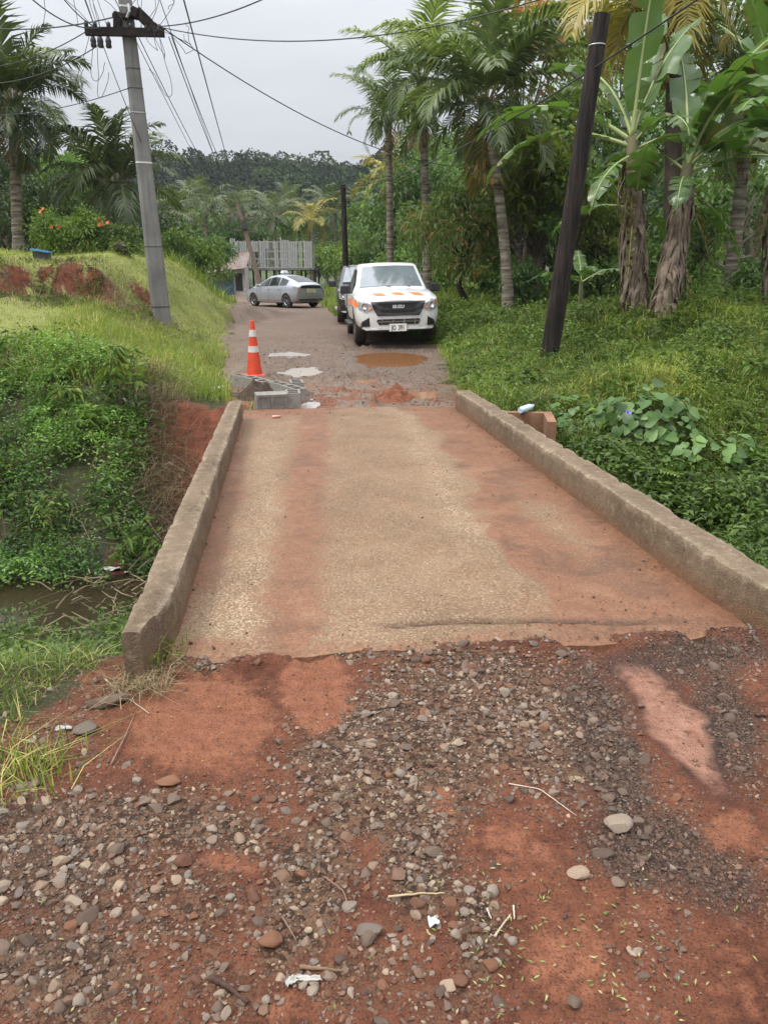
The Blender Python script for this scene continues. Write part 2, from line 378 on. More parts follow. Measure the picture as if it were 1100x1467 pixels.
    c = T.mix(msk('red', .4, .6, .8), c, rc)
    c = T.mix(1.0, c, T.ramp(T.noise(120, 4, .75), [(.34, .30), (.50, 1.06)]), 'MULTIPLY')
    c = T.mix(T.math('MULTIPLY', T.attr('wet'), .55), c, T.mix(1.0, c, (.55, .5, .45), 'MULTIPLY'))
    c = T.mix(T.map(T.math('ADD', T.attr('pud'), T.math('MULTIPLY', brk, .35)), .30, .70), T.mix(T.map(T.attr('pud'), .04, .25, 0, .6), c, T.mix(1.0, c, (.5, .45, .42), 'MULTIPLY')), T.mix(T.map(T.noise(26, 4, .6), .56, .66), T.mix(T.ramp(n2, [(.35, 0), (.65, 1)]), (.20, .092, .056), (.30, .155, .105)), (.13, .055, .032)))
    T.col(c)
    T.set(Roughness=T.map(T.math('ADD', T.attr('wet'), T.attr('pud')), .2, 1.2, .92, .22), Specular_IOR_Level=.3)
    hh = T.math('ADD', T.math('MULTIPLY', T.math('SUBTRACT', 1.0, vf.outputs['Distance']), .5), T.math('ADD', n3, T.math('MULTIPLY', n2, 1.5)))
    T.bump(hh, .8, .010)
    me.materials.append(T.m)
    obj('ground', me, kind='structure')
build_ground()

def wmat(name, c, rough=.06, wave=.02, ws=30):
    t = NT(name); t.col(c); t.set(Roughness=rough, Specular_IOR_Level=.6); t.bump(t.noise(ws, 3), .12, wave); return t.m
M_BROWN = wmat('muddy_water', (.27, .125, .055), .10, .0006, 14)
M_CLEAR = wmat('shallow_water', (.42, .37, .34), .16, .001, 14)
M_CREEK = wmat('creek_water', (.030, .022, .012), .10, .004, 9); M_CREEK.node_tree.nodes['Principled BSDF'].inputs['Specular IOR Level'].default_value = .22
def water(name, x, y, rx, ry, z, m, n=48):
    a = np.arange(n) * 2 * math.pi / n; V = [(x, y, z)]; V += [(x + math.cos(q) * rx, y + math.sin(q) * ry, z) for q in a]
    F = np.array([[0, 1 + i, 1 + (i + 1) % n] for i in range(n)])
    return obj(name, mesh(name, V, [F], m), kind='structure')
for i, (a, b, rx, ry, dep, zz) in enumerate(PUD):
    water('puddle_water', a, b, rx * (1.12 if i == 0 else 1.3), ry * (1.0 if i == 0 else 1.3), zz - .002, M_BROWN if i in (0, 2, 4) else M_CLEAR)
obj('creek_water', mesh('creek_water', [(*xy(5.0, -34), -1.2), (*xy(5.0, 34), -1.2), (*xy(8.2, 34), -1.2), (*xy(8.2, -34), -1.2)], [np.array([[0, 1, 2, 3]])], M_CREEK), kind='structure')
# ------------------------------------------------------------------ bridge
BR = thing('concrete_bridge', 'narrow concrete slab bridge with low kerbs and red mud tyre tracks', 'bridge', (*xy(6.5, .8), 0), 0)
_bo = np.array([*xy(6.5, .8), 0])
def build_bridge():
    S = np.arange(D0, D1 + .05, .035); Tt = np.arange(TL - .02, TR + .03, .035)
    s, t = np.meshgrid(S, Tt, indexing='ij')
    e = (fbm(t * 9, t * 0, 4, 5) - .5)[0:1] * .07 + np.interp(Tt, [-.6, -.1, .3, .6, 1.5, 2.2], [.0, .02, .04, -.02, -.04, .03])[None, :]
    s2 = s + e * ss(D0 + 1.2, D0, s)
    x, y = xy(s2, t); z = .03 + (fbm(x * 1.5, y * 1.5, 3, 8) - .5) * .02 + (fbm(x * 25, y * 25, 2, 13) - .5) * .004
    n = fbm(x * 1.2, y * 1.2, 4, 81) - .5; n2 = fbm(x * 5, y * 5, 4, 83) - .5
    tr1 = np.interp(s2, [3, 9, 10], [-.06, .28, .34]); mud = .95 * np.exp(-((t - tr1 + n2 * .12) / .19) ** 2) * (.95 + .3 * ss(4, 9, s2 + n * 3))
    ed = np.interp(s2, [3.2, 5.4, 9, 10.2], [1.28, 1.33, 1.57, 1.45])
    mr = ss(-.10, .12, t - ed + n * .45 + n2 * .25)
    mr = mr * (1 - .75 * np.exp(-(((s2 - 5.0) / 1.0) ** 2 + ((t - 1.75) / .16) ** 2)) * ss(-.1, .1, n + .1))
    mud = np.maximum(mud, mr); mud = np.maximum(mud, .75 * ss(-.33, -.55, t + n * .4))
    mud = np.maximum(mud, ss(8.95, 9.5, s2 + n * 1.2 - .8 * np.exp(-((t - 1.0) / .5) ** 2)))
    mud = np.maximum(mud, .9 * ss(3.75, 3.2, s2 + n * .9) * ss(.9, 1.3, t)); mud = np.maximum(mud, .7 * ss(.22, .0, s2 - D0 - n * .5 - .05))
    pale = np.exp(-((t - ed + .18 + n2 * .1) / .15) ** 2) * ss(3.5, 5, s2) + .8 * np.exp(-((t + .22 + n * .2) / .16) ** 2) * ss(9.2, 8, s2) + .5 * ss(4.6, 3.6, s2) * ss(1.1, .3, t)
    jn = D0 + .22 + .05 * np.sin(t * 2.5); crk = np.exp(-((s2 - jn + n2 * .03) / .022) ** 2) * ss(.3, .5, t) * ss(2.1, 1.6, t)
    z = z - .018 * crk - .01 * ss(.28, .0, s2 - D0)
    a, b = s.shape
    V = np.stack([x, y, z], -1).reshape(-1, 3) - _bo
    F = [gridF(a, b)[:, ::-1]]
    # skirts
    idx = np.arange(a * b).reshape(a, b); loop = np.concatenate([idx[0, :], idx[1:, -1], idx[-1, -2::-1], idx[-2:0:-1, 0]])
    low = V[loop].copy(); low[:, 2] = -.32; k0 = len(V); V = np.concatenate([V, low]); m = len(loop); i = np.arange(m); j = (i + 1) % m
    F.append(np.stack([loop[i], k0 + i, k0 + j, loop[j]], -1)); F.append((k0 + i)[None, :])
    ext = lambda q: np.concatenate([q.ravel(), q.ravel()[loop]])
    T = NT('deck_concrete')
    vo = T.n.new('ShaderNodeTexVoronoi'); vo.inputs['Scale'].default_value = 120; T.l.new(T.co.outputs['Object'], vo.inputs['Vector'])
    sv = T.n.new('ShaderNodeSeparateXYZ'); T.l.new(vo.outputs['Color'], sv.inputs[0])
    n1, n2_, n3 = T.noise(1.6, 6, .6), T.noise(14, 6, .65), T.noise(70, 3)
    base = T.mix(T.ramp(n1, [(.35, 0), (.68, 1)]), (.185, .122, .075), (.275, .195, .128))
    base = T.mix(T.map(T.noise(3.5, 5, .6), .48, .72, 0, .7), base, (.225, .125, .070))
    agg = T.mix(T.ramp(sv.outputs[0], [(.25, 0), (.95, 1)]), (.10, .066, .042), (.46, .37, .27))
    base = T.mix(T.math('MULTIPLY', T.map(sv.outputs[1], .45, .6, 0, 1), .45), base, agg)
    pl = T.math('MULTIPLY', T.attr('pale'), T.map(T.math('ADD', n2_, T.math('MULTIPLY', sv.outputs[1], .5)), .6, 1.0, 0, .6))
    base = T.mix(pl, base, T.mix(T.ramp(sv.outputs[2], [(.2, 0), (.6, 1)]), (.22, .155, .10), (.56, .47, .35)))
    mudc = T.mix(T.ramp(n2_, [(.3, 0), (.7, 1)]), (.175, .080, .042), (.255, .132, .077))
    mudc = T.mix(T.map(T.noise(2.6, 6, .65, dist=.6), .50, .68, 0, .75), mudc, (.105, .056, .036)); mudc = T.mix(T.map(T.noise(1.9, 5, .6), .56, .72, 0, .6), mudc, (.33, .20, .125))
    mk = T.map(T.math('ADD', T.attr('mud'), T.math('MULTIPLY', T.math('SUBTRACT', n2_, .5), 1.5)), .26, .78, 0, .93)
    c = T.mix(mk, base, mudc); c = T.mix(T.attr('crack'), c, (.06, .035, .022))
    c = T.mix(1.0, c, T.ramp(n3, [(.3, .62), (.7, 1.2)]), 'MULTIPLY')
    c = T.mix(1.0, c, (.87, .80, .725), 'MULTIPLY'); T.col(c); T.set(Roughness=T.map(mk, 0, 1, .88, .62), Specular_IOR_Level=.35)
    T.bump(T.math('ADD', T.math('MULTIPLY', sv.outputs[0], T.map(mk, 0, 1, .6, .1)), T.math('ADD', n3, n2_)), .45, .006)
    obj('deck', mesh('deck', V, F, T.m, smooth=True, vattr=dict(mud=ext(mud), pale=ext(pale), crack=ext(crk)), sharp=50), BR)
    # kerbs
    K = NT('kerb_concrete'); a1, a2, a3 = K.noise(2.2, 7, .65), K.noise(16, 6, .7), K.noise(110, 4, .6)
    c = K.mix(K.ramp(a1, [(.35, 0), (.68, 1)]), (.165, .128, .092), (.27, .215, .16))
    c = K.mix(K.map(a2, .52, .68, 0, .75), c, (.36, .30, .23)); c = K.mix(K.map(K.noise(7, 6, .7), .55, .70, 0, .75), c, (.09, .072, .05))
    c = K.mix(K.math('MULTIPLY', K.attr('worn'), K.map(a2, .35, .6, 0, .8)), c, (.46, .40, .32))
    c = K.mix(K.math('MULTIPLY', K.attr('low'), K.map(a1, .3, .55, .25, .8)), c, (.24, .115, .06))
    c = K.mix(1.0, c, K.ramp(a3, [(.25, .62), (.7, 1.18)]), 'MULTIPLY')
    c = K.mix(1.0, c, (.80, .735, .655), 'MULTIPLY'); K.col(c); K.set(Roughness=.92, Specular_IOR_Level=.25); K.bump(K.math('ADD', a3, K.math('MULTIPLY', a2, 1.5)), .7, .012)
    for side, s0, s1, ta, tb in ((-1, 2.94, 9.1, TL - .158, TL), (1, 3.0, 9.65, TR, TR + .20)):
        S = np.arange(s0, s1 + .01, .03); prof = []
        H = .255; wdt = tb - ta
        sec = [(0, -.45), (0, -.1), (0, .05), (0, .14), (0, .2), (0, H - .018), (.004, H - .005), (.018, H), (.05, H + .002), (.09, H + .003), (wdt - .05, H + .002), (wdt - .018, H), (wdt - .004, H - .005), (wdt, H - .018), (wdt, .2), (wdt, .14), (wdt, .07), (wdt, 0), (wdt, -.12), (wdt, -.45)]
        sec = np.array(sec); m = len(sec)
        s, q = np.meshgrid(S, np.arange(m), indexing='ij'); tt = ta + sec[q, 0]; zz = sec[q, 1].copy()
        # chipped, rounded inner corner at the near end
        innr = (sec[q, 0] / wdt) if side < 0 else 1 - sec[q, 0] / wdt
        ch = ss(s0 + .42, s0, s); d_in = ch ** 1.3 * .085 * innr
        tt = tt - np.sign(-side) * d_in
        zz = zz - .03 * ch * ss(.2, .28, zz)
        nn = fbm(s * 9 + side * 7, (q * 1.7), 4, 91) - .5; nb = fbm(s * 2.2, q * .25 + side, 3, 95) - .5
        corner = np.isin(q, [5, 6, 7, 11, 12, 13])
        chip = np.clip(fbm(s * 7 + 3 * side, q * 0 + (q > 9) * 11.0, 4, 97) - .55, 0, 1) * corner * .22
        c0 = ta + wdt / 2
        tt = tt + (c0 - tt) * (chip * 1.2) + nn * .008 + nb * .012; zz = zz - chip * .5 + nn * .007 * (zz > .1) + nb * .012
        x, y = xy(s, tt); V = np.stack([x, y, zz], -1).reshape(-1, 3) - _bo
        ends = []
        for e0, rev in ((0, 1), ((len(S) - 1) * m, 0)):
            k0 = len(V); V = np.concatenate([V, V[e0 + np.array([0, 1, 2, 3, 4, 5, 13, 14, 15, 16, 17, 18, 19])].mean(0)[None] + [0, 0, .08]]); i = np.arange(m); j = (i + 1) % m; f = np.stack([e0 + i, e0 + j, np.full(m, k0)], -1); ends.append(f[:, ::-1] if rev else f)
        F = [gridF(len(S), m)] + ends
        worn = np.clip(corner * .75 + chip * 8, 0, 1) * (fbm(s * 3, q * .4, 3, 99)) * 1.3
        low = ss(.15, .0, zz) * (innr > .9)
        obj('kerb', mesh('kerb', V, F, K.m, smooth=True, vattr=dict(worn=np.append(worn.ravel(), [0, 0]), low=np.append(low.ravel(), [0, 0])), sharp=42), BR)
build_bridge()
# ------------------------------------------------------------------ stones
def ico(sub):
    bm = bmesh.new(); bmesh.ops.create_icosphere(bm, subdivisions=sub, radius=1); bm.verts.ensure_lookup_table()
    V = np.array([v.co[:] for v in bm.verts]); F = np.array([[v.index for v in f.verts] for f in bm.faces]); bm.free(); return V, F
I1, I2, I3 = ico(1), ico(2), ico(3)
def rock_v(base, r, ang=.28):
    V = base.copy()
    for _ in range(10):
        d = r.normal(size=3); d /= np.linalg.norm(d); k = .55 + r.random() * .32; q = V @ d
        V = V - np.outer(np.clip(q - k, 0, 9) * .95, d)
    V *= 1 + ang * .25 * r.normal(size=3)
    return V * np.array([1, .72 + .2 * r.random(), .42 + .22 * r.random()])
def rand_rot(n, r, tilt=.4):
    a = r.random(n) * 2 * math.pi; b = r.normal(size=n) * tilt; c = r.normal(size=n) * tilt
    ca, sa, cb, sb, cc, sc = np.cos(a), np.sin(a), np.cos(b), np.sin(b), np.cos(c), np.sin(c); o, z = np.ones(n), np.zeros(n)
    Rz = np.stack([np.stack([ca, -sa, z], -1), np.stack([sa, ca, z], -1), np.stack([z, z, o], -1)], 1)
    Rx = np.stack([np.stack([o, z, z], -1), np.stack([z, cb, -sb], -1), np.stack([z, sb, cb], -1)], 1)
    Ry = np.stack([np.stack([cc, z, sc], -1), np.stack([z, o, z], -1), np.stack([-sc, z, cc], -1)], 1)
    return Rz @ Rx @ Ry
STOPS = [(0.0, (.075, .058, .046)), (.16, (.15, .118, .092)), (.32, (.24, .19, .15)), (.45, (.33, .255, .19)), (.55, (.15, .138, .128)), (.68, (.30, .27, .23)), (.80, (.42, .34, .25)), (.90, (.13, .055, .032)), (1.0, (.26, .125, .065))]
STOPS = [(p, (a * .76, b * .715, c * .67)) for p, (a, b, c) in STOPS]
def stone_mat():
    t = NT('gravel_stone'); c = t.ramp(t.attr('tint'), STOPS); c = t.mix(1.0, c, t.ramp(t.noise(60, 5, .65), [(.25, .5), (.72, 1.25)]), 'MULTIPLY')
    c = t.mix(t.map(t.noise(14, 4), .42, .7, 0, .6), c, (.15, .072, .044)); t.col(c); t.set(Roughness=.78, Specular_IOR_Level=.35); t.bump(t.noise(140, 4), .3, .003); return t.m
M_STONE = stone_mat()
def scatter_stones():
    r = np.random.default_rng(21); N = 150000
    x = r.uniform(-2.6, 2.6, N); y = r.uniform(1.15, 3.5, N)
    z = h(x, y); px, py = proj(x, y, z)
    ok = (px > -60) & (px < 1160) & (py < 1520); s, t = st(x, y)
    ok &= ~((s > D0 + .12) & (t > TL - .3) & (t < TR + .3)); ok &= (x > XL(y) + .0 - .4 * r.random(N))
    x, y, z = x[ok], y[ok], z[ok]; g, m, f, p = near_masks(x, y, z); n = fbm(x * 12, y * 12, 3, 33)
    m = np.clip(m - g * .4, 0, 1)
    dens_big = np.clip(.15 + 1.0 * g + .2 * f - 1.2 * m - 2 * p, .012, 1) * (.45 + 1.1 * n)
    dens_small = np.clip(.42 + .7 * g + 1.0 * f - 1.1 * m - 2 * p, .02, 1) * (.4 + 1.1 * n)
    u = r.random(len(x)); area_d = .055
    big = u < dens_big * area_d; med = (u > .9) & ((u - .9) / .1 < dens_big * 1.0); small = (~big) & (~med) & (r.random(len(x)) < dens_small * .60)
    out = []
    for sel, lo, sg, mx in ((big, .0140, .36, .032), (med, .0088, .28, .018), (small, .0046, .34, .010)):
        k = int(sel.sum()); rad = np.minimum(lo * np.exp(sg * r.normal(size=k)), mx)
        pale = np.clip(g[sel] - f[sel] * .9, 0, 1); rust = np.clip(1 - g[sel] - f[sel] * .4, 0, 1)
        q = r.random(k); tint = np.where(q < .24 + .50 * pale, r.uniform(.40, .84, k), r.uniform(.0, .36, k)); tint = np.where(r.random(k) < .10 + .35 * rust, r.uniform(.84, 1, k) ** 1.0 - .05 * r.random(k), tint)
        tint = np.where((f[sel] > .5) & (r.random(k) < .8), r.uniform(0, .2, k), tint)
        if lo < .005: tint = np.where(r.random(k) < .62, np.where(r.random(k) < .5, r.uniform(.86, .93, k), r.uniform(0, .12, k)), tint)
        out.append((x[sel], y[sel], z[sel], rad, tint))
    return out
def stone_mesh(name, parts, r):
    b = MB()
    for (x, y, z, rad, tint), (bv, bf), nv in parts:
        vs = [rock_v(bv, r) for _ in range(nv)]; which = r.integers(0, nv, len(x)); rot = rand_rot(len(x), r)
        for k in range(nv):
            q = which == k
            if not q.any(): continue
            V = np.einsum('nij,vj->nvi', rot[q], vs[k]) * rad[q][:, None, None]
            V += np.stack([x[q], y[q], z[q] + rad[q] * .08], -1)[:, None, :]
            n = q.sum(); F = (bf[None] + (np.arange(n) * len(bv))[:, None, None]).reshape(-1, 3)
            b.add(V.reshape(-1, 3), [F], np.repeat(tint[q], len(bf)))
    return b
_r = np.random.default_rng(5)
BIG, MED, SMALL = scatter_stones()
def visible_rank():
    x, y, z, rad, tint = BIG; d = np.sqrt(x * x + y * y + 2.56); px, py = proj(x, y, z)
    ins = (px > 4) & (px < 1096) & (py < 1462); return np.argsort(-(rad / d) * ins)
_rk = visible_rank(); NI = 240; _top, _rest = _rk[:NI], _rk[NI:]
stone_mesh('gravel', [(tuple(a[_rest] for a in BIG), I2, 9), (MED, I1, 9), (SMALL, I1, 5)], _r).obj('gravel', M_STONE, None, True, 32, kind='stuff', label='loose river gravel spread over the red earth approach')
CLS = [('dark grey stone half sunk in the red earth before the bridge', 0, .2), ('brownish grey stone lying loose on the approach before the bridge', .2, .40), ('bluish grey rounded stone lying among the gravel before the bridge', .40, .62), ('pale beige rounded stone lying among the gravel before the bridge', .62, .86), ('rusty orange brown stone lying in the red earth before the bridge', .86, 1.01)]
def single_stones():
    x, y, z, rad, tint = (a[_top] for a in BIG); protos = {}
    rad = np.minimum(rad, .036)
    for c, (lab, lo, hi) in enumerate(CLS):
        for k in range(6):
            V = rock_v(I3[0], _r); V = V * (1 + .05 * (fbm(V[:, 0] * 2 + k * 9, V[:, 1] * 2 + V[:, 2], 3, c) - .5)[:, None] * 2)
            protos[c, k] = mesh('stone', V, [I3[1]], M_STONE, np.full(len(I3[1]), lo + (min(hi, 1) - lo) * (k + .5) / 6), True, sharp=24)
    for i in range(len(x)):
        c = next(q for q in range(5) if tint[i] < CLS[q][2]); o = bpy.data.objects.new('stone', protos[c, i % 6]); COL.objects.link(o)
        o.location = (x[i], y[i], z[i] + rad[i] * .10); o.rotation_euler = (_r.normal() * .25, _r.normal() * .25, _r.random() * 6.3); o.scale = (rad[i],) * 3
        tag(o, CLS[c][0], 'stone', 'loose stones on the gravel approach')
single_stones()
def one_stone(px, py, rad, tint, label, sc=(1, 1, 1), rz=0, sink=.3, seed=0, ang=.28):
    r = np.random.default_rng(seed + 100); p = ground(px, py); V = rock_v(I3[0], r, ang) * np.array(sc)
    o = obj('stone', mesh('stone', V, [I3[1]], M_STONE, np.full(len(I3[1]), tint), True, sharp=24), None, (p.x, p.y, p.z + rad * sink)); o.scale = (rad,) * 3; o.rotation_euler = (0, 0, rz)
    tag(o, label, 'stone', 'loose stones on the gravel approach'); return o
one_stone(882, 1187, .052, .72, 'largest pale grey stone alone on the dark gravel near the mud puddle', (1.1, .9, .8), .3, .35, 1)
one_stone(245, 1126, .042, 1.0, 'large orange stone at the lower edge of the smooth mud patch', (1.1, .9, .8), .2, .3, 2)
one_stone(155, 1013, .07, .18, 'long flat brown stone at the grass edge below the kerb end', (1.25, .6, .6), .35, .3, 3)
one_stone(124, 1048, .055, .55, 'flat bluish grey broken slab of stone at the grass edge', (.9, .9, .5), .9, .2, 4, .5)
one_stone(828, 1258, .034, .8, 'cream coloured stone lying alone on the wet mud', (1, .8, .8), .1, .3, 5)
one_stone(266, 1238, .032, .9, 'reddish brown round stone standing out in the stony red earth', (1, 1, .9), .3, .3, 6)
one_stone(530, 1338, .036, .57, 'speckled grey oval stone on the red earth near the twigs', (1.15, .7, .7), -.1, .3, 7)
one_stone(388, 1350, .034, .97, 'orange brown stone lying near the paper scraps', (1.1, .9, .8), .3, .3, 8)
one_stone(800, 1055, .022, .8, 'small cream stone on the pile of grey gravel', (1, .8, .8), .1, .3, 9)
one_stone(565, 1012, .03, .14, 'dark brown lump on the bridge edge gravel', (1, .9, .8), .1, .3, 10)

def road_stones():
    r = np.random.default_rng(77); N = 60000; y = 10.2 + 13 * r.random(N) ** 1.5; x = r.uniform(-5, 1.6, N); k = (x > XL(y) + .1) & (x < XR(y) + .15); x, y = x[k], y[k]; w = np.zeros(len(x))
    for (a, b, rx, ry, dep, zz) in PUD: w = np.maximum(w, np.exp(-(((x - a) / (rx * 2.0)) ** 2 + ((y - b) / (ry * 2.4)) ** 2)) - 1.6 * np.exp(-(((x - a) / rx) ** 2 + ((y - b) / ry) ** 2) * .8))
    w = np.clip(w * 2.2, 0, 1) + .035 + .35 * np.exp(-((x - XR(y)) / .3) ** 2) * (y < 14); k = r.random(len(x)) < w * .55; x, y, w = x[k], y[k], w[k]; n = len(x)
    stone_mesh('road_gravel', [((x, y, h(x, y), .0085 * np.exp(.45 * r.normal(size=n)), np.where(r.random(n) < .25, r.uniform(.3, .8, n), r.uniform(0, .2, n))), I1, 6)], r).obj('road_gravel', M_STONE, None, True, kind='stuff', label='dark loose gravel around the potholes of the road')
road_stones()

def deck_crumbs():
    r = np.random.default_rng(31); N = 90000; s = D0 + (D1 - D0) * r.random(N); t = r.uniform(TL, TR, N); n = fbm(s * 3, t * 3, 3, 5)
    w = .012 + .5 * ss(.3, .0, s - D0) * (n > .42) + .35 * np.exp(-(t - TL) / .05) * (n > .45) + .5 * np.exp(-(TR - t) / .06) * (n > .5) + .25 * ss(4.2, 3.3, s) * ss(1.3, 1.7, t) * (n > .5) + .16 * ss(8.9, 9.6, s) * (n > .45)
    k = r.random(N) < w * .35; s, t = s[k], t[k]; x, y = xy(s, t); m = len(x); rad = np.minimum(.0038 * np.exp(.5 * r.normal(size=m)), .014)
    stone_mesh('deck_grit', [((x, y, np.full(m, .034), rad, np.where(r.random(m) < .3, r.uniform(.84, 1, m), r.uniform(0, .2, m))), I1, 6)], r).obj('deck_grit', M_STONE, None, True, kind='stuff', label='dark grit and crumbs scattered over the bridge deck')
deck_crumbs()
# ------------------------------------------------------------------ materials for made things
M_CONC = plain('grey_concrete', (.30, .295, .28), .9, spec=.25, c2=(.40, .39, .37), scale=3, bump=.3, bscale=60)
M_BLOCK = plain('block_concrete', (.17, .158, .138), .95, spec=.2, c2=(.28, .262, .235), scale=9, bump=.6, bscale=120)
M_TAR = plain('tarred_wood', (.007, .0055, .005), .8, spec=.2, c2=(.030, .021, .017), scale=9, bump=.5, bscale=30)
M_WOODG = plain('grey_timber', (.22, .21, .19), .85, spec=.2, c2=(.38, .37, .35), scale=3, bump=.2)
M_WOODB = plain('brown_pole', (.13, .095, .07), .9, spec=.2, c2=(.22, .17, .13), scale=4, bump=.2)
M_BLACK = plain('black_plastic', (.012, .012, .013), .45, c2=(.02, .02, .021))
M_WIRE = plain('wire_black', (.02, .02, .022), .6, c2=(.03, .03, .03))
M_STEEL = plain('bare_steel', (.55, .55, .54), .4, metal=.9)
M_WHITE = plain('white_paint', (.66, .67, .66), .25, spec=.5, c2=(.60, .61, .60), coat=.6)
M_SILVER = plain('silver_paint', (.50, .52, .55), .3, metal=.55, c2=(.45, .47, .50), coat=.6)
M_GREYP = plain('dark_grey_paint', (.085, .088, .092), .28, metal=.4, c2=(.065, .068, .07), coat=.7)
M_ORANGE = plain('orange_tape', (.78, .20, .055), .5, c2=(.68, .16, .04))
M_TYRE = plain('tyre_rubber', (.018, .017, .016), .85, c2=(.05, .036, .026), scale=4)
M_RIM = plain('alloy_rim', (.48, .49, .50), .35, metal=.7)
M_CHROME = plain('chrome', (.75, .75, .76), .15, metal=1.0)
M_DARKTRIM = plain('dark_trim', (.045, .046, .048), .5, c2=(.03, .03, .032))
M_REDL = plain('red_lens', (.45, .03, .02), .15, coat=.5)
M_CLEARL = plain('clear_lens', (.34, .34, .35), .1, spec=.8, c2=(.17, .17, .18), scale=30, coat=1)
M_AMBER = plain('amber_lens', (.75, .28, .12), .15, coat=.5)
M_PLATE = plain('plate_white', (.78, .78, .74), .4); M_PLATEY = plain('plate_yellow', (.55, .48, .16), .4)
def carpaint(name, c, metal, rough, c2):
    t = NT(name); p = t.ramp(t.noise(5, 4), [(.3, c), (.7, c2)]); sp = t.n.new('ShaderNodeSeparateXYZ'); t.l.new(t.co.outputs['Object'], sp.inputs[0])
    low = t.map(t.math('ADD', sp.outputs[2], t.math('MULTIPLY', t.noise(7, 6, .7), .55)), .98, .60, 0, .5); spk = t.map(t.noise(16, 4, .6), .3, .7)
    d = t.math('MULTIPLY', low, spk); t.col(t.mix(d, p, (.22, .12, .075))); t.set(Metallic=t.math('MULTIPLY', t.math('SUBTRACT', 1.0, d), metal), Roughness=t.map(d, 0, 1, rough, .8), Coat_Weight=t.map(d, 0, 1, .6, 0), Coat_Roughness=.06); return t.m
M_WHITE_CAR = carpaint('white_car_paint', (.68, .69, .68), 0.0, .3, (.63, .64, .63)); M_GREY_CAR = carpaint('grey_car_paint', (.040, .042, .045), .3, .3, (.03, .031, .033)); M_SILVER_CAR = carpaint('silver_car_paint', (.40, .42, .45), .5, .3, (.36, .38, .41))
def postmat():
    t = NT('tarred_post'); mp = t.n.new('ShaderNodeMapping'); mp.inputs['Scale'].default_value = (26, 26, 1.1); t.l.new(t.co.outputs['Object'], mp.inputs[0]); g = t.noise(1.0, 7, .65, mp.outputs[0]); c = t.ramp(g, [(.34, (.004, .0035, .003)), (.5, (.016, .012, .010)), (.68, (.060, .043, .034))])
    c = t.mix(t.map(t.noise(2.2, 4), .52, .7, 0, .6), c, (.035, .025, .02)); t.col(c); t.set(Roughness=.75, Specular_IOR_Level=.25); t.bump(t.math('ADD', g, t.math('MULTIPLY', t.noise(40, 4), .3)), .9, .02); return t.m
M_POST = postmat()
def glassmat():
    t = NT('car_glass'); t.col((.022, .026, .027)); t.set(Roughness=.05, Specular_IOR_Level=.5); return t.m
M_GLASS = glassmat()
M_GLASS2 = plain('windscreen_glass', (.16, .19, .21), .05, spec=.9, c2=(.10, .12, .13), scale=2.2, coat=1)

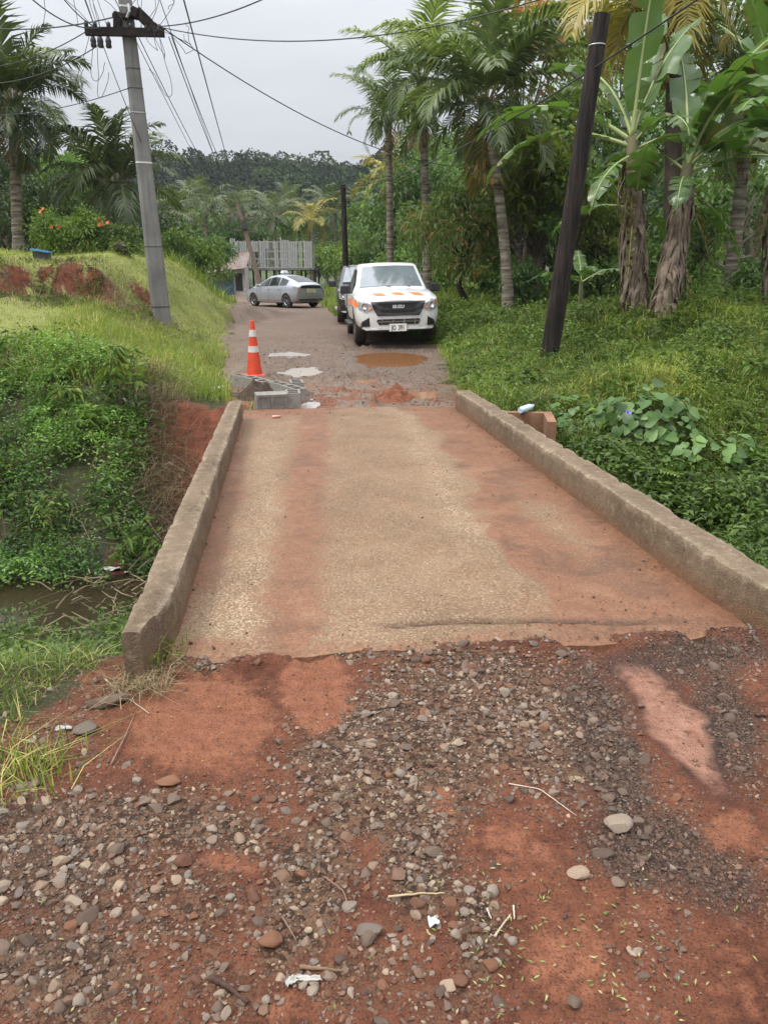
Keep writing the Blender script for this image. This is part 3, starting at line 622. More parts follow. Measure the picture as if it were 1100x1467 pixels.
# ------------------------------------------------------------------ vehicles
def ringpts(q):
    x, zb, hb, zm, hm, zs, hs, zt, ht = q
    half = [(0, zb), (hb - .07, zb), (hb, zb + .06), ((hb * .4 + hm * .6), zb * .45 + zm * .55), (hm, zm), (hm * .55 + hs * .45, zm * .4 + zs * .6), (hs, zs), ((hs + ht + .02) / 2, (zs + zt - .05) / 2), (ht + .02, zt - .05), (ht - .02, zt - .015), (ht - .09, zt), (ht * .5, zt + .018), (0, zt + .026)]
    return half + [(-a, b) for a, b in half[-2:0:-1]]
class Body:
    def __init__(s, stations):
        s.S = np.array(sorted(stations), float)
    def at(s, x): return np.array([x] + [np.interp(x, s.S[:, 0], s.S[:, k]) for k in range(1, 9)])
    def side_y(s, x, z):
        q = s.at(x); r = ringpts(q)[2:11]; zz = [b for a, b in r]; yy = [a for a, b in r]; return float(np.interp(z, zz, yy))
    def front_x(s, y, z):
        a = abs(y); best = None
        xs = np.linspace(s.S[-1, 0], s.S[-1, 0] - .75, 90)
        for x in xs:
            if s.side_y(x, z) >= a: return float(x)
        return float(xs[-1])
    def rear_x(s, y, z):
        a = abs(y); xs = np.linspace(s.S[0, 0], s.S[0, 0] + .75, 90)
        for x in xs:
            if s.side_y(x, z) >= a: return float(x)
        return float(xs[-1])
    def top_z(s, x, y):
        q = s.at(x); ht = q[8]; k = min(abs(y) / max(ht, .05), 1); return q[7] + .026 - .018 * k * k
    def shell(s, name, mat, parent, arches, ar, step=.12):
        xs = []
        for a, b in zip(s.S[:-1, 0], s.S[1:, 0]):
            n = max(1, int(round((b - a) / step))); xs += [a + (b - a) * i / n for i in range(n)]
        xs.append(s.S[-1, 0]); V = []
        for x in xs: V += [(x, a, b) for a, b in ringpts(s.at(x))]
        n = len(ringpts(s.S[0])); m = len(xs)
        i, j = np.meshgrid(np.arange(m - 1), np.arange(n), indexing='ij'); j2 = (j + 1) % n
        F = np.stack([i * n + j, (i + 1) * n + j, (i + 1) * n + j2, i * n + j2], -1).reshape(-1, 4)
        caps = np.array([np.arange(n), (m - 1) * n + np.arange(n)[::-1]])
        me = mesh(name, V, [F, caps], mat, smooth=True)
        o = bpy.data.objects.new('tmp', me); COL.objects.link(o); cut = []
        for ax in arches:
            for sg in (-1, 1):
                Vc, Fc = lathe([(0, -.35), (ar, -.35), (ar, .35), (0, .35)], 40)
                Vc = Vc[:, [0, 2, 1]] * np.array([1, 1, 1]) + np.array([ax[0], sg * (ax[2] + .02), ax[1]])
                mc = bpy.data.meshes.new('cut'); bm = bmesh.new(); bmesh.ops.create_cone(bm, cap_ends=True, segments=40, radius1=ar, radius2=ar, depth=.56, matrix=Matrix.Translation((ax[0], sg * (ax[2] + .10), ax[1])) @ Matrix.Rotation(R(90), 4, 'X')); bm.to_mesh(mc); bm.free()
                c = bpy.data.objects.new('cut', mc); COL.objects.link(c); cut.append(c)
                md = o.modifiers.new('b', 'BOOLEAN'); md.operation = 'DIFFERENCE'; md.object = c; md.solver = 'EXACT'
        dg = bpy.context.evaluated_depsgraph_get(); dg.update()
        m2 = bpy.data.meshes.new_from_object(o.evaluated_get(dg)); m2.name = name
        for c in cut + [o]: bpy.data.objects.remove(c, do_unlink=True)
        m2.materials.clear(); m2.materials.append(mat)
        m2.polygons.foreach_set('use_smooth', np.ones(len(m2.polygons), bool)); m2.set_sharp_from_angle(angle=R(38))
        return obj(name, m2, parent)
def strip(fn, us, vs, name, mat, parent, th=.012, flip=False):
    """curved panel of thickness th standing on a body surface; fn(u, v, off)"""
    a, b = len(us), len(vs); V = [fn(u, v, th) for u in us for v in vs] + [fn(u, v, -.01) for u in us for v in vs]
    F = gridF(a, b); n = a * b; idx = np.arange(n).reshape(a, b); loop = np.concatenate([idx[0, :], idx[1:, -1], idx[-1, -2::-1], idx[-2:0:-1, 0]])
    i = np.arange(len(loop)); j = (i + 1) % len(loop)
    Fs = [F, F[:, ::-1] + n, np.stack([loop[j], loop[i], loop[i] + n, loop[j] + n], -1)]
    me = mesh(name, V, Fs, mat, smooth=True); bm = bmesh.new(); bm.from_mesh(me); bmesh.ops.recalc_face_normals(bm, faces=bm.faces); bm.to_mesh(me); bm.free(); me.set_sharp_from_angle(angle=R(40))
    return obj(name, me, parent)
def poly_on(fn, pts, name, mat, parent, th=.012, sub=10):
    """polygon (a, b) laid on a surface: quads between its left and right outline at each level"""
    pts = np.array(pts, float); bs = np.linspace(pts[:, 1].min() + 1e-4, pts[:, 1].max() - 1e-4, sub); lo, hi = [], []
    for b in bs:
        xs = []
        for p, q in zip(pts, np.roll(pts, -1, 0)):
            if (p[1] - b) * (q[1] - b) <= 0 and p[1] != q[1]: xs.append(p[0] + (q[0] - p[0]) * (b - p[1]) / (q[1] - p[1]))
        lo.append(min(xs)); hi.append(max(xs))
    return strip(lambda u, v, o: fn(lo[v] + (hi[v] - lo[v]) * u, bs[v], o), np.linspace(0, 1, sub), range(sub), name, mat, parent, th)
def wheel(parent, x, y, z, r, w, rimstyle):
    sg = 1 if y > 0 else -1
    wt = bpy.data.objects.new('wheel', None); COL.objects.link(wt); wt.parent = parent; wt.location = (x, y, z)
    M = Matrix.Rotation(R(-90) * sg, 4, 'X')
    b = MB(); rr = r * .66
    b.lathe([(rr, -w / 2), (r * .90, -w / 2), (r * .97, -w * .42), (r, -w * .3), (r, w * .3), (r * .97, w * .42), (r * .90, w / 2), (rr, w / 2), (rr - .01, w * .3), (rr - .01, -w * .3), (rr, -w / 2)], 36, M)
    b.obj('tyre', M_TYRE, wt, True, 40)
    b = MB(); b.lathe([(0, w * .30), (.05, w * .31), (.055, w * .26), (rr * .9, w * .30), (rr, w * .44), (rr + .004, w * .40), (rr, w * .2), (0, w * .2)], 36, M)
    for k in range(rimstyle):
        a = k * 2 * math.pi / rimstyle; c = np.array(M.to_3x3()) @ np.array([math.cos(a) * rr * .5, math.sin(a) * rr * .5, w * .33])
        b.box(c, (rr * .95, .06, .03), M.to_euler() if False else None, m=0) if False else None
    b.obj('rim', M_RIM, wt, True, 30)
    b = MB()
    for k in range(rimstyle):
        a = k * 2 * math.pi / rimstyle; Rm = np.array((M @ Matrix.Rotation(a, 4, 'Z')).to_3x3())
        v = np.array([[.28 * rr, -.04, 0], [.86 * rr, -.10, 0], [.86 * rr, .10, 0], [.28 * rr, .04, 0], [.28 * rr, -.04, .006], [.86 * rr, -.10, .006], [.86 * rr, .10, .006], [.28 * rr, .04, .006]]) * np.array([1, .55, 1]) + np.array([0, 0, w * .315])
        b.add(v @ Rm.T, [np.array([[0, 1, 2, 3], [4, 5, 6, 7], [0, 1, 5, 4], [1, 2, 6, 5], [2, 3, 7, 6], [3, 0, 4, 7]])])
    b.obj('rim_opening', M_BLACK, wt)
def lettering(text, size, mat, parent, name, M, depth=.004, sx=1.0, bold=0):
    cu = bpy.data.curves.new('txt', 'FONT'); cu.body = text; cu.size = size; cu.extrude = depth; cu.align_x = 'CENTER'; cu.align_y = 'CENTER'; cu.offset = bold
    o = bpy.data.objects.new('txt', cu); COL.objects.link(o); dg = bpy.context.evaluated_depsgraph_get(); dg.update()
    me = bpy.data.meshes.new_from_object(o.evaluated_get(dg)); bpy.data.objects.remove(o, do_unlink=True)
    me.transform(M @ Matrix.Diagonal((sx, 1, 1, 1))); me.materials.clear(); me.materials.append(mat); return obj(name, me, parent)
FACE = Matrix(((0, 0, 1, 0), (1, 0, 0, 0), (0, 1, 0, 0), (0, 0, 0, 1)))   # text x -> +y, text y -> +z, facing +x

def pickup(label, paint, loc, rz, roll, dressed):
    t = thing('pickup_truck', label, 'pickup truck', loc, rz, 'pickup trucks parked nose out on the road verge'); t.rotation_euler = (roll, 0, rz)
    B = Body([(-2.78, .62, .70, .72, .82, 1.00, .86, 1.10, .80), (-2.72, .55, .84, .75, .91, 1.03, .90, 1.13, .86), (-1.30, .48, .89, .75, .93, 1.03, .91, 1.13, .87),
              (-1.22, .46, .89, .75, .93, 1.06, .92, 1.66, .67), (-1.05, .45, .90, .75, .93, 1.07, .92, 1.75, .68), (-.5, .45, .90, .75, .93, 1.08, .92, 1.785, .69), (.1, .45, .90, .75, .93, 1.08, .92, 1.775, .69), (.38, .45, .90, .75, .93, 1.08, .92, 1.735, .68),
              (1.12, .45, .90, .75, .93, 1.07, .925, 1.19, .82), (1.7, .45, .90, .74, .935, 1.05, .925, 1.155, .84), (2.05, .40, .89, .72, .93, 1.02, .91, 1.115, .82), (2.25, .37, .86, .70, .91, .99, .88, 1.075, .78), (2.40, .36, .80, .68, .86, .96, .81, 1.03, .70), (2.48, .36, .70, .66, .77, .94, .71, .99, .60), (2.52, .39, .56, .64, .64, .90, .58, .955, .46)])
    B.shell('body', paint, t, [(1.55, .38, .93), (-1.55, .38, .93)], .455)
    for x in (1.55, -1.55):
        for y in (-.80, .80): wheel(t, x, y, .375, .375, .25, 6)
    MB().box((0, 0, .42), (4.3, 1.1, .22)).box((1.55, 0, .38), (.12, 1.4, .12)).box((-1.55, 0, .38), (.12, 1.4, .12)).box((2.15, 0, .36), (.5, 1.3, .12)).obj('underbody', M_BLACK, t)
    fr = lambda y, z, o: (B.front_x(y, z) + o, y, z)
    sd = lambda sg: (lambda x, z, o: (x, sg * (B.side_y(x, z) + o), z))
    tp = lambda x, y, o: (x, y, B.top_z(x, y) + o)
    # glass
    strip(lambda u, v, o: (1.08 - .66 * v + o * .5, u * (B.at(1.08 - .66 * v)[8] - .09) * 1.02, B.top_z(1.08 - .66 * v, 0) - .02 * u * u + o), np.linspace(-1, 1, 9), np.linspace(0.02, .96, 8), 'windscreen', M_GLASS2, t, .010)
    def sw(sg): return lambda x, v, o: (lambda q: (x, sg * (q[6] + (q[8] + .02 - q[6]) * v + o), q[5] + (q[7] - .05 - q[5]) * v))(B.at(x))
    for sg in (-1, 1):
        for xs in ((.86, .02), (-.10, -.98)):
            strip(sw(sg), np.linspace(*xs, 8), np.linspace(.10, .90, 4), 'side_window', M_GLASS, t, .008)
        if True:
            b = MB(); b.box((.86, sg * 1.06, 1.20), (.13, .24, .19), (0, 0, sg * .15), taper=.85).box((.88, sg * .95, 1.13), (.06, .16, .05)); o = b.obj('mirror', M_BLACK, t); bv = o.modifiers.new('bv', 'BEVEL'); bv.width = .03; bv.segments = 3
        strip(sd(sg), np.linspace(.05, .27, 4), np.linspace(.985, 1.02, 2), 'door_handle', M_BLACK if not dressed else M_WHITE, t, .03)
        MB().box((0, sg * .93, .40), (2.1, .16, .06)).obj('side_step', M_STEEL if not dressed else M_BLACK, t)
        MB().box((-2.1 + .9, sg * .925, .8), (.012, .03, .55)).obj('panel_gap', M_BLACK, t)
    strip(lambda u, v, o: (-1.235 - .02 * (1 - v) - o, u * .60, 1.2 + .42 * v), np.linspace(-1, 1, 4), np.linspace(0, 1, 3), 'rear_window', M_GLASS, t, .02)
    strip(tp, np.linspace(-2.6, -1.36, 4), np.linspace(-.8, .8, 4), 'tray_cover', M_BLACK, t, .012)
    # face
    G = lambda P, nm, m, th=.012, sub=10: poly_on(fr, P, nm, m, t, th, sub)
    G([(-.60, .945), (.60, .945), (.55, .80), (.46, .645), (-.46, .645), (-.55, .80)], 'grille', M_BLACK, .014, 12)
    G([(-.57, .945), (.57, .945), (.55, .905), (-.55, .905)], 'grille_bar', M_DARKTRIM, .028)
    G([(-.47, .80), (.47, .80), (.45, .765), (-.45, .765)], 'grille_bar', M_DARKTRIM, .028)
    G([(-.42, .70), (.42, .70), (.40, .655), (-.40, .655)], 'grille_bar', M_DARKTRIM, .028)
    for sg in (-1, 1):
        G([(sg * .59, .93), (sg * .45, .93), (sg * .32, .79), (sg * .46, .79)], 'grille_wing', M_DARKTRIM, .04)
        G([(sg * .54, .785), (sg * .40, .785), (sg * .33, .66), (sg * .45, .66)], 'grille_wing', M_DARKTRIM, .036)
        hl = G([(sg * .60, .89), (sg * .55, .79), (sg * .68, .725), (sg * .855, .77), (sg * .87, .95), (sg * .74, .985)], 'headlight', M_CLEARL, .016, 14)
        hp = poly_on(fr, [(sg * .60, .84), (sg * .58, .80), (sg * .66, .77), (sg * .665, .84)], 'indicator', M_AMBER, hl, .022, 6)
        Vl, Fl = lathe([(0, .0), (.05, .012), (.068, .03), (.06, .026), (.06, -.02)], 24); c = B.front_x(sg * .72, .86)
        obj('lamp_reflector', mesh('lamp_reflector', np.stack([Vl[:, 2] * 1.0 + c + .008, Vl[:, 0] + sg * .735, Vl[:, 1] + .86], -1), [Fl], M_CHROME, smooth=True), hl)
        G([(sg * .60, .60), (sg * .68, .60), (sg * .84, .43), (sg * .82, .36), (sg * .63, .40)] if False else [(sg * .64, .62), (sg * .80, .53), (sg * .83, .40), (sg * .63, .41)], 'fog_recess', M_BLACK, .012)
    lw = G([(-.46, .575), (.46, .575), (.48, .53), (.43, .455), (-.43, .455), (-.48, .53)], 'lower_intake', M_BLACK, .012)
    G([(-.46, .527), (.46, .527), (.46, .512), (-.46, .512)], 'intake_slat', M_CHROME, .028, 8)
    for y in (-.36, -.12, .12, .36): G([(y - .008, .57), (y + .008, .57), (y + .008, .46), (y - .008, .46)], 'intake_slat', M_CHROME, .022, 4)
    G([(-.80, .385), (.80, .385), (.72, .35), (-.72, .35)], 'bumper_lip', M_STEEL if not dressed else paint, .03)
    if dressed:
        pl = MB().box((B.front_x(0, .41) + .03, -.02, .395), (.02, .38, .16)).obj('number_plate', M_PLATE, t)
        lettering('JO  391', .135, M_BLACK, pl, 'plate_text', Matrix.Translation((B.front_x(0, .41) + .041, -.02, .39)) @ FACE, .003, .68, .002)
        bp = MB().box((2.545, 0, .835), (.02, .36, .085)).obj('badge_plate', M_BLACK, t)
        lettering('ISUZU', .088, M_WHITE, bp, 'badge_text', Matrix.Translation((2.557, 0, .833)) @ FACE, .003, 1.05, .003)
        for k, y in enumerate((-.44, -.03, .38)):
            def qf(u, v, o, y=y): x = 2.16 + .20 * v; yy = y + .20 * u - .10 * (1 - v); return (x, yy, B.top_z(x, yy) - .012 * (abs(yy) > .6) + o)
            strip(qf, np.linspace(0, 1, 5), np.linspace(0, 1, 5), 'orange_stripe', M_ORANGE, t, .006)
        for sg in (-1, 1):
            for x0 in (2.12, 1.62, 1.12, .5, -.1, -.7):
                strip((lambda sg, x0: lambda u, v, o: (x0 + u * .24 - .12 * v, sg * (B.side_y(x0 + u * .24 - .12 * v, .84 + .15 * v) + o), .84 + .15 * v))(sg, x0), np.linspace(0, 1, 4), np.linspace(0, 1, 4), 'orange_stripe', M_ORANGE, t, .006)
        for s2, x0 in ((.25, .2), (-.3, .3)):
            MB().tube([(1.10, s2 + x0, 1.235), (1.0, s2, 1.27), (.98, s2 - .38, 1.275)], .011, 6).obj('wiper', M_BLACK, t)
        b = MB().box((.50, .42, 1.66), (.01, .05, .05), (0, -.6, 0)); 
    return t
g = ground(571, 493)
PK = at(571, 493, 17.4); gz = h1(PK.x, PK.y)
az = R(5.5)
# local +x is the nose; the nose points at the camera
def car_at(px, Y, yaw, off):       # off: distance from the car's origin forward to its nose
    x = (px - 550) / 1134 * Y; d = Vector((math.sin(-yaw) * -1, -1, 0)); d = Vector((math.sin(yaw), -math.cos(yaw), 0))
    o = Vector((x, Y, 0)) - d * off; return (o.x, o.y, h1(o.x, o.y)), math.atan2(d.y, d.x)
L1, rz1 = car_at(571, 17.4, R(5.5), 2.4)
pickup('white pickup with orange hood stripes parked beside the brown puddle', M_WHITE_CAR, (L1[0], L1[1], L1[2] + .0), rz1, R(1.6), True)
L2, rz2 = car_at(526, 24.6, R(3.0), 2.4)
pickup('dark grey pickup parked close behind the white pickup', M_GREY_CAR, L2, rz2, R(.5), False)

def taxi():
    x = (407 - 550) / 1138 * 38.6; t = thing('taxi', 'silver hatchback taxi with white roof sign turning at the road bend', 'car', (x, 38.6, h1(x, 38.6) + .0), math.atan2(.73, -.68))
    B = Body([(-2.17, .42, .62, .60, .74, .92, .66, 1.00, .58), (-2.12, .32, .74, .58, .81, .94, .73, 1.05, .60), (-1.95, .24, .80, .58, .845, .96, .77, 1.11, .58), (-1.5, .20, .82, .58, .86, .97, .80, 1.25, .55), (-.9, .20, .83, .58, .862, .95, .83, 1.42, .56), (-.35, .20, .83, .58, .862, .93, .835, 1.475, .57), (.2, .20, .83, .58, .862, .92, .835, 1.42, .57),
              (1.1, .20, .83, .58, .862, .90, .83, 1.04, .68), (1.5, .20, .83, .58, .86, .85, .82, .955, .68), (1.95, .20, .79, .55, .82, .76, .78, .84, .62), (2.17, .24, .68, .54, .74, .68, .66, .75, .48), (2.26, .34, .48, .52, .54, .62, .46, .66, .34)])
    B.shell('body', M_SILVER_CAR, t, [(1.35, .31, .862), (-1.35, .31, .862)], .36)
    for xx in (1.35, -1.35):
        for y in (-.74, .74): wheel(t, xx, y, .31, .31, .2, 7)
    MB().box((0, 0, .27), (3.6, 1.0, .16)).obj('underbody', M_BLACK, t)
    def sw(sg): return lambda x, v, o: (lambda q: (x, sg * (q[6] + (q[8] + .02 - q[6]) * v + o), q[5] + (q[7] - .05 - q[5]) * v))(B.at(x))
    for sg in (-1, 1):
        for xs in ((.86, .05), (-.0, -.72), (-.80, -1.32)): strip(sw(sg), np.linspace(*xs, 8), np.linspace(.10, .90, 4), 'side_window', M_GLASS, t, .006)
        b = MB(); b.box((.80, sg * .95, .98), (.10, .2, .13), taper=.8); o = b.obj('mirror', M_SILVER, t); bv = o.modifiers.new('bv', 'BEVEL'); bv.width = .02; bv.segments = 2
        for xx in (-.05, -.82): strip(lambda x, z, o, sg=sg: (x, sg * (B.side_y(x, z) + o), z), np.linspace(xx, xx + .2, 3), (.82, .85), 'door_handle', M_SILVER, t, .03)
        strip(lambda x, z, o, sg=sg: (x, sg * (B.side_y(x, z) + o), z), np.linspace(-.98, .98, 6), (.33, .36), 'sill_moulding', M_CHROME, t, .012)
        for xx in (.98, .02, -.95): strip(lambda x, z, o, sg=sg: (x, sg * (B.side_y(x, z) + o), z), (xx, xx + .012), np.linspace(.3, .9, 5), 'panel_gap', M_BLACK, t, .002)
        rf = lambda y, z, o: (B.rear_x(y, z) - o, y, z)
        tl = poly_on(rf, [(sg * .60, .98), (sg * .73, .95), (sg * .80, .70), (sg * .70, .68), (sg * .64, .82)], 'tail_light', M_CLEARL, t, .014)
        poly_on(rf, [(sg * .70, .90), (sg * .745, .88), (sg * .755, .80), (sg * .69, .80)], 'tail_light_red', M_REDL, tl, .018, 5)
        hl = poly_on(lambda y, z, o: (B.front_x(y, z) + o, y, z), [(sg * .45, .64), (sg * .72, .70), (sg * .74, .60), (sg * .5, .55)], 'headlight', M_CLEARL, t, .012)
    strip(lambda u, v, o: (1.05 - .8 * v + o * .5, u * (B.at(1.05 - .8 * v)[8] - .09), B.top_z(1.05 - .8 * v, 0) - .02 * u * u + o), np.linspace(-1, 1, 7), np.linspace(.02, .96, 6), 'windscreen', M_GLASS, t, .008)
    strip(lambda u, v, o: (-.95 - .95 * v - o * .2, u * (B.at(-.95 - .95 * v)[8] - .09), B.top_z(-.95 - .95 * v, 0) - .02 * u * u + o), np.linspace(-1, 1, 7), np.linspace(.02, .96, 6), 'rear_window', M_GLASS, t, .008)
    rf = lambda y, z, o: (B.rear_x(y, z) - o, y, z)
    poly_on(rf, [(-.56, 1.0), (.56, 1.0), (.60, .87), (-.60, .87)], 'rear_glass_panel', M_BLACK, t, .012)
    poly_on(rf, [(-.24, .85), (.24, .85), (.24, .68), (-.24, .68)], 'plate_recess', M_WHITE, t, .01, 5)
    poly_on(rf, [(-.18, .83), (.18, .83), (.18, .71), (-.18, .71)], 'number_plate', M_PLATEY, t, .02, 5)
    poly_on(rf, [(-.7, .40), (.7, .40), (.66, .33), (-.66, .33)], 'rear_valance', M_BLACK, t, .012, 5)
    rs = MB().box((-.15, 0, 1.60), (.24, .40, .14), taper=.7).obj('roof_sign', M_WHITE, t); bv = rs.modifiers.new('bv', 'BEVEL'); bv.width = .03; bv.segments = 3
    MB().box((-.15, 0, 1.52), (.16, 1.0, .022)).obj('roof_bar', M_BLACK, t)
taxi()

# ------------------------------------------------------------------ cone, blocks
def cone():
    p = at(365, 538, 12.9); z = h1(p.x, p.y); t = thing('traffic_cone', 'orange traffic cone with two white bands behind the hollow blocks', 'traffic cone', (p.x, p.y, z), .3)
    OR = plain('cone_orange', (.62, .060, .016), .55, c2=(.46, .04, .012), scale=8); WB = plain('cone_white', (.58, .565, .53), .45, c2=(.42, .40, .37), scale=20)
    rad = lambda z: .128 - (.128 - .032) * (z - .04) / .86
    b = MB(); b.lathe([(rad(z), z) for z in np.linspace(.04, .90, 14)] + [(.02, .905), (.018, .86)], 28); b.obj('cone_body', OR, t, True, 40)
    for a, c in ((.40, .50), (.65, .76)): MB().lathe([(rad(a), a), (rad(a) + .004, a), (rad(c) + .004, c), (rad(c), c)], 28).obj('white_band', WB, t, True, 40)
    o = MB().box((0, 0, .022), (.34, .34, .044), taper=.94).obj('cone_base', OR, t); bv = o.modifiers.new('bv', 'BEVEL'); bv.width = .03; bv.segments = 3
cone()
def block_mesh(cells=2):
    L, Wd, H = .39, .19, .19; bm = bmesh.new(); tk = .03; xs = np.linspace(-L / 2 + tk, L / 2 - tk, cells + 1); b = MB()
    b.box((0, -Wd / 2 + tk / 2, H / 2), (L, tk, H)); b.box((0, Wd / 2 - tk / 2, H / 2), (L, tk, H))
    xs = [-L / 2 + tk / 2] + [(-L / 2 + tk / 2) + (L - tk) * k / cells for k in range(1, cells)] + [L / 2 - tk / 2]
    for x in xs: b.box((x, 0, H / 2), (tk, Wd - 2 * tk, H))
    return b.mesh('concrete_block', M_BLOCK)
BMs = block_mesh(2)
BMc = BMs.copy(); _b = bmesh.new(); _b.from_mesh(BMc); bmesh.ops.create_cube(_b, size=1, matrix=Matrix.Translation((0, 0, .026)) @ Matrix.Diagonal((.36, .16, .03, 1))); _b.to_mesh(BMc); _b.free()
def blocks():
    A, Bp = Vector((-2.32, 12.1, 0)), Vector((-1.22, 10.62, 0)); d = (Bp - A).normalized(); ang = math.atan2(d.y, d.x); labs = ['hollow concrete block at the end of the row nearest the orange cone', 'second hollow block from the cone in the slanting row', 'middle hollow block of the slanting row of five', 'fourth hollow block from the cone in the slanting row', 'hollow block at the road end of the slanting row']
    for i in range(5):
        p = A + d * (.2 + i * .40); o = obj('concrete_block', BMs, None, (p.x, p.y, max(h1(p.x, p.y), .03) - .03 + .012 * (i % 2))); o.rotation_euler = (R(2 * (i % 3 - 1)), R(2), ang + R([1, -2, 1, 2, -3][i])); tag(o, labs[i], 'concrete block', 'hollow concrete blocks at the bridge corner')
    for (px, py, rz, rot, lab, z) in ((424, 566, .0, (0, 0, R(100)), 'hollow block turned end on at the corner of the block row', .0), (389, 588, 0, (R(-84), 0, R(18)), 'solid looking block lying on its side on the bridge end', .09), (419, 583, 0, (0, 0, R(98)), 'hollow block standing end on beside the block lying on its side', .0)):
        r = ray(px, py); t = 1.58 / -r[2]; o = obj('concrete_block', BMc if z else BMs, None, (r[0] * t, r[1] * t + .1, .02 + z)); o.rotation_euler = rot; tag(o, lab, 'concrete block', 'hollow concrete blocks at the bridge corner')
blocks()
M_REDSOIL = plain('red_clod', (.085, .03, .018), .95, spec=.2, c2=(.22, .085, .045), scale=14, bump=.6, bscale=60); M_DKSOIL = plain('dark_soil', (.022, .016, .012), .95, spec=.2, c2=(.09, .06, .042), scale=14, bump=.6, bscale=60)
def heap(px, py, z, rx, ry, hh, mat, label, seed):
    r = ray(px, py); t = (z - CAMZ) / r[2]; g = np.linspace(-1.25, 1.25, 60); X, Y = np.meshgrid(g, g); q = np.sqrt(X ** 2 + Y ** 2); n = fbm(X * 4 + seed, Y * 4, 5, seed)
    Z = hh * (np.clip(1 - q ** 1.6, -.3, 1)) * (.35 + 1.3 * n) - .03; o = obj('soil_heap', mesh('soil_heap', np.stack([X * rx, Y * ry, Z], -1), [gridF(60, 60)[:, ::-1]], mat, smooth=True), None, (r[0] * t, r[1] * t, z)); tag(o, label, 'soil heap')
heap(566, 568, .03, .30, .42, .17, M_REDSOIL, 'small heap of red earth clods at the far end of the bridge', 3)
heap(372, 566, .02, .34, .5, .22, M_DKSOIL, 'dark soil heaped between the two rows of hollow blocks', 8)

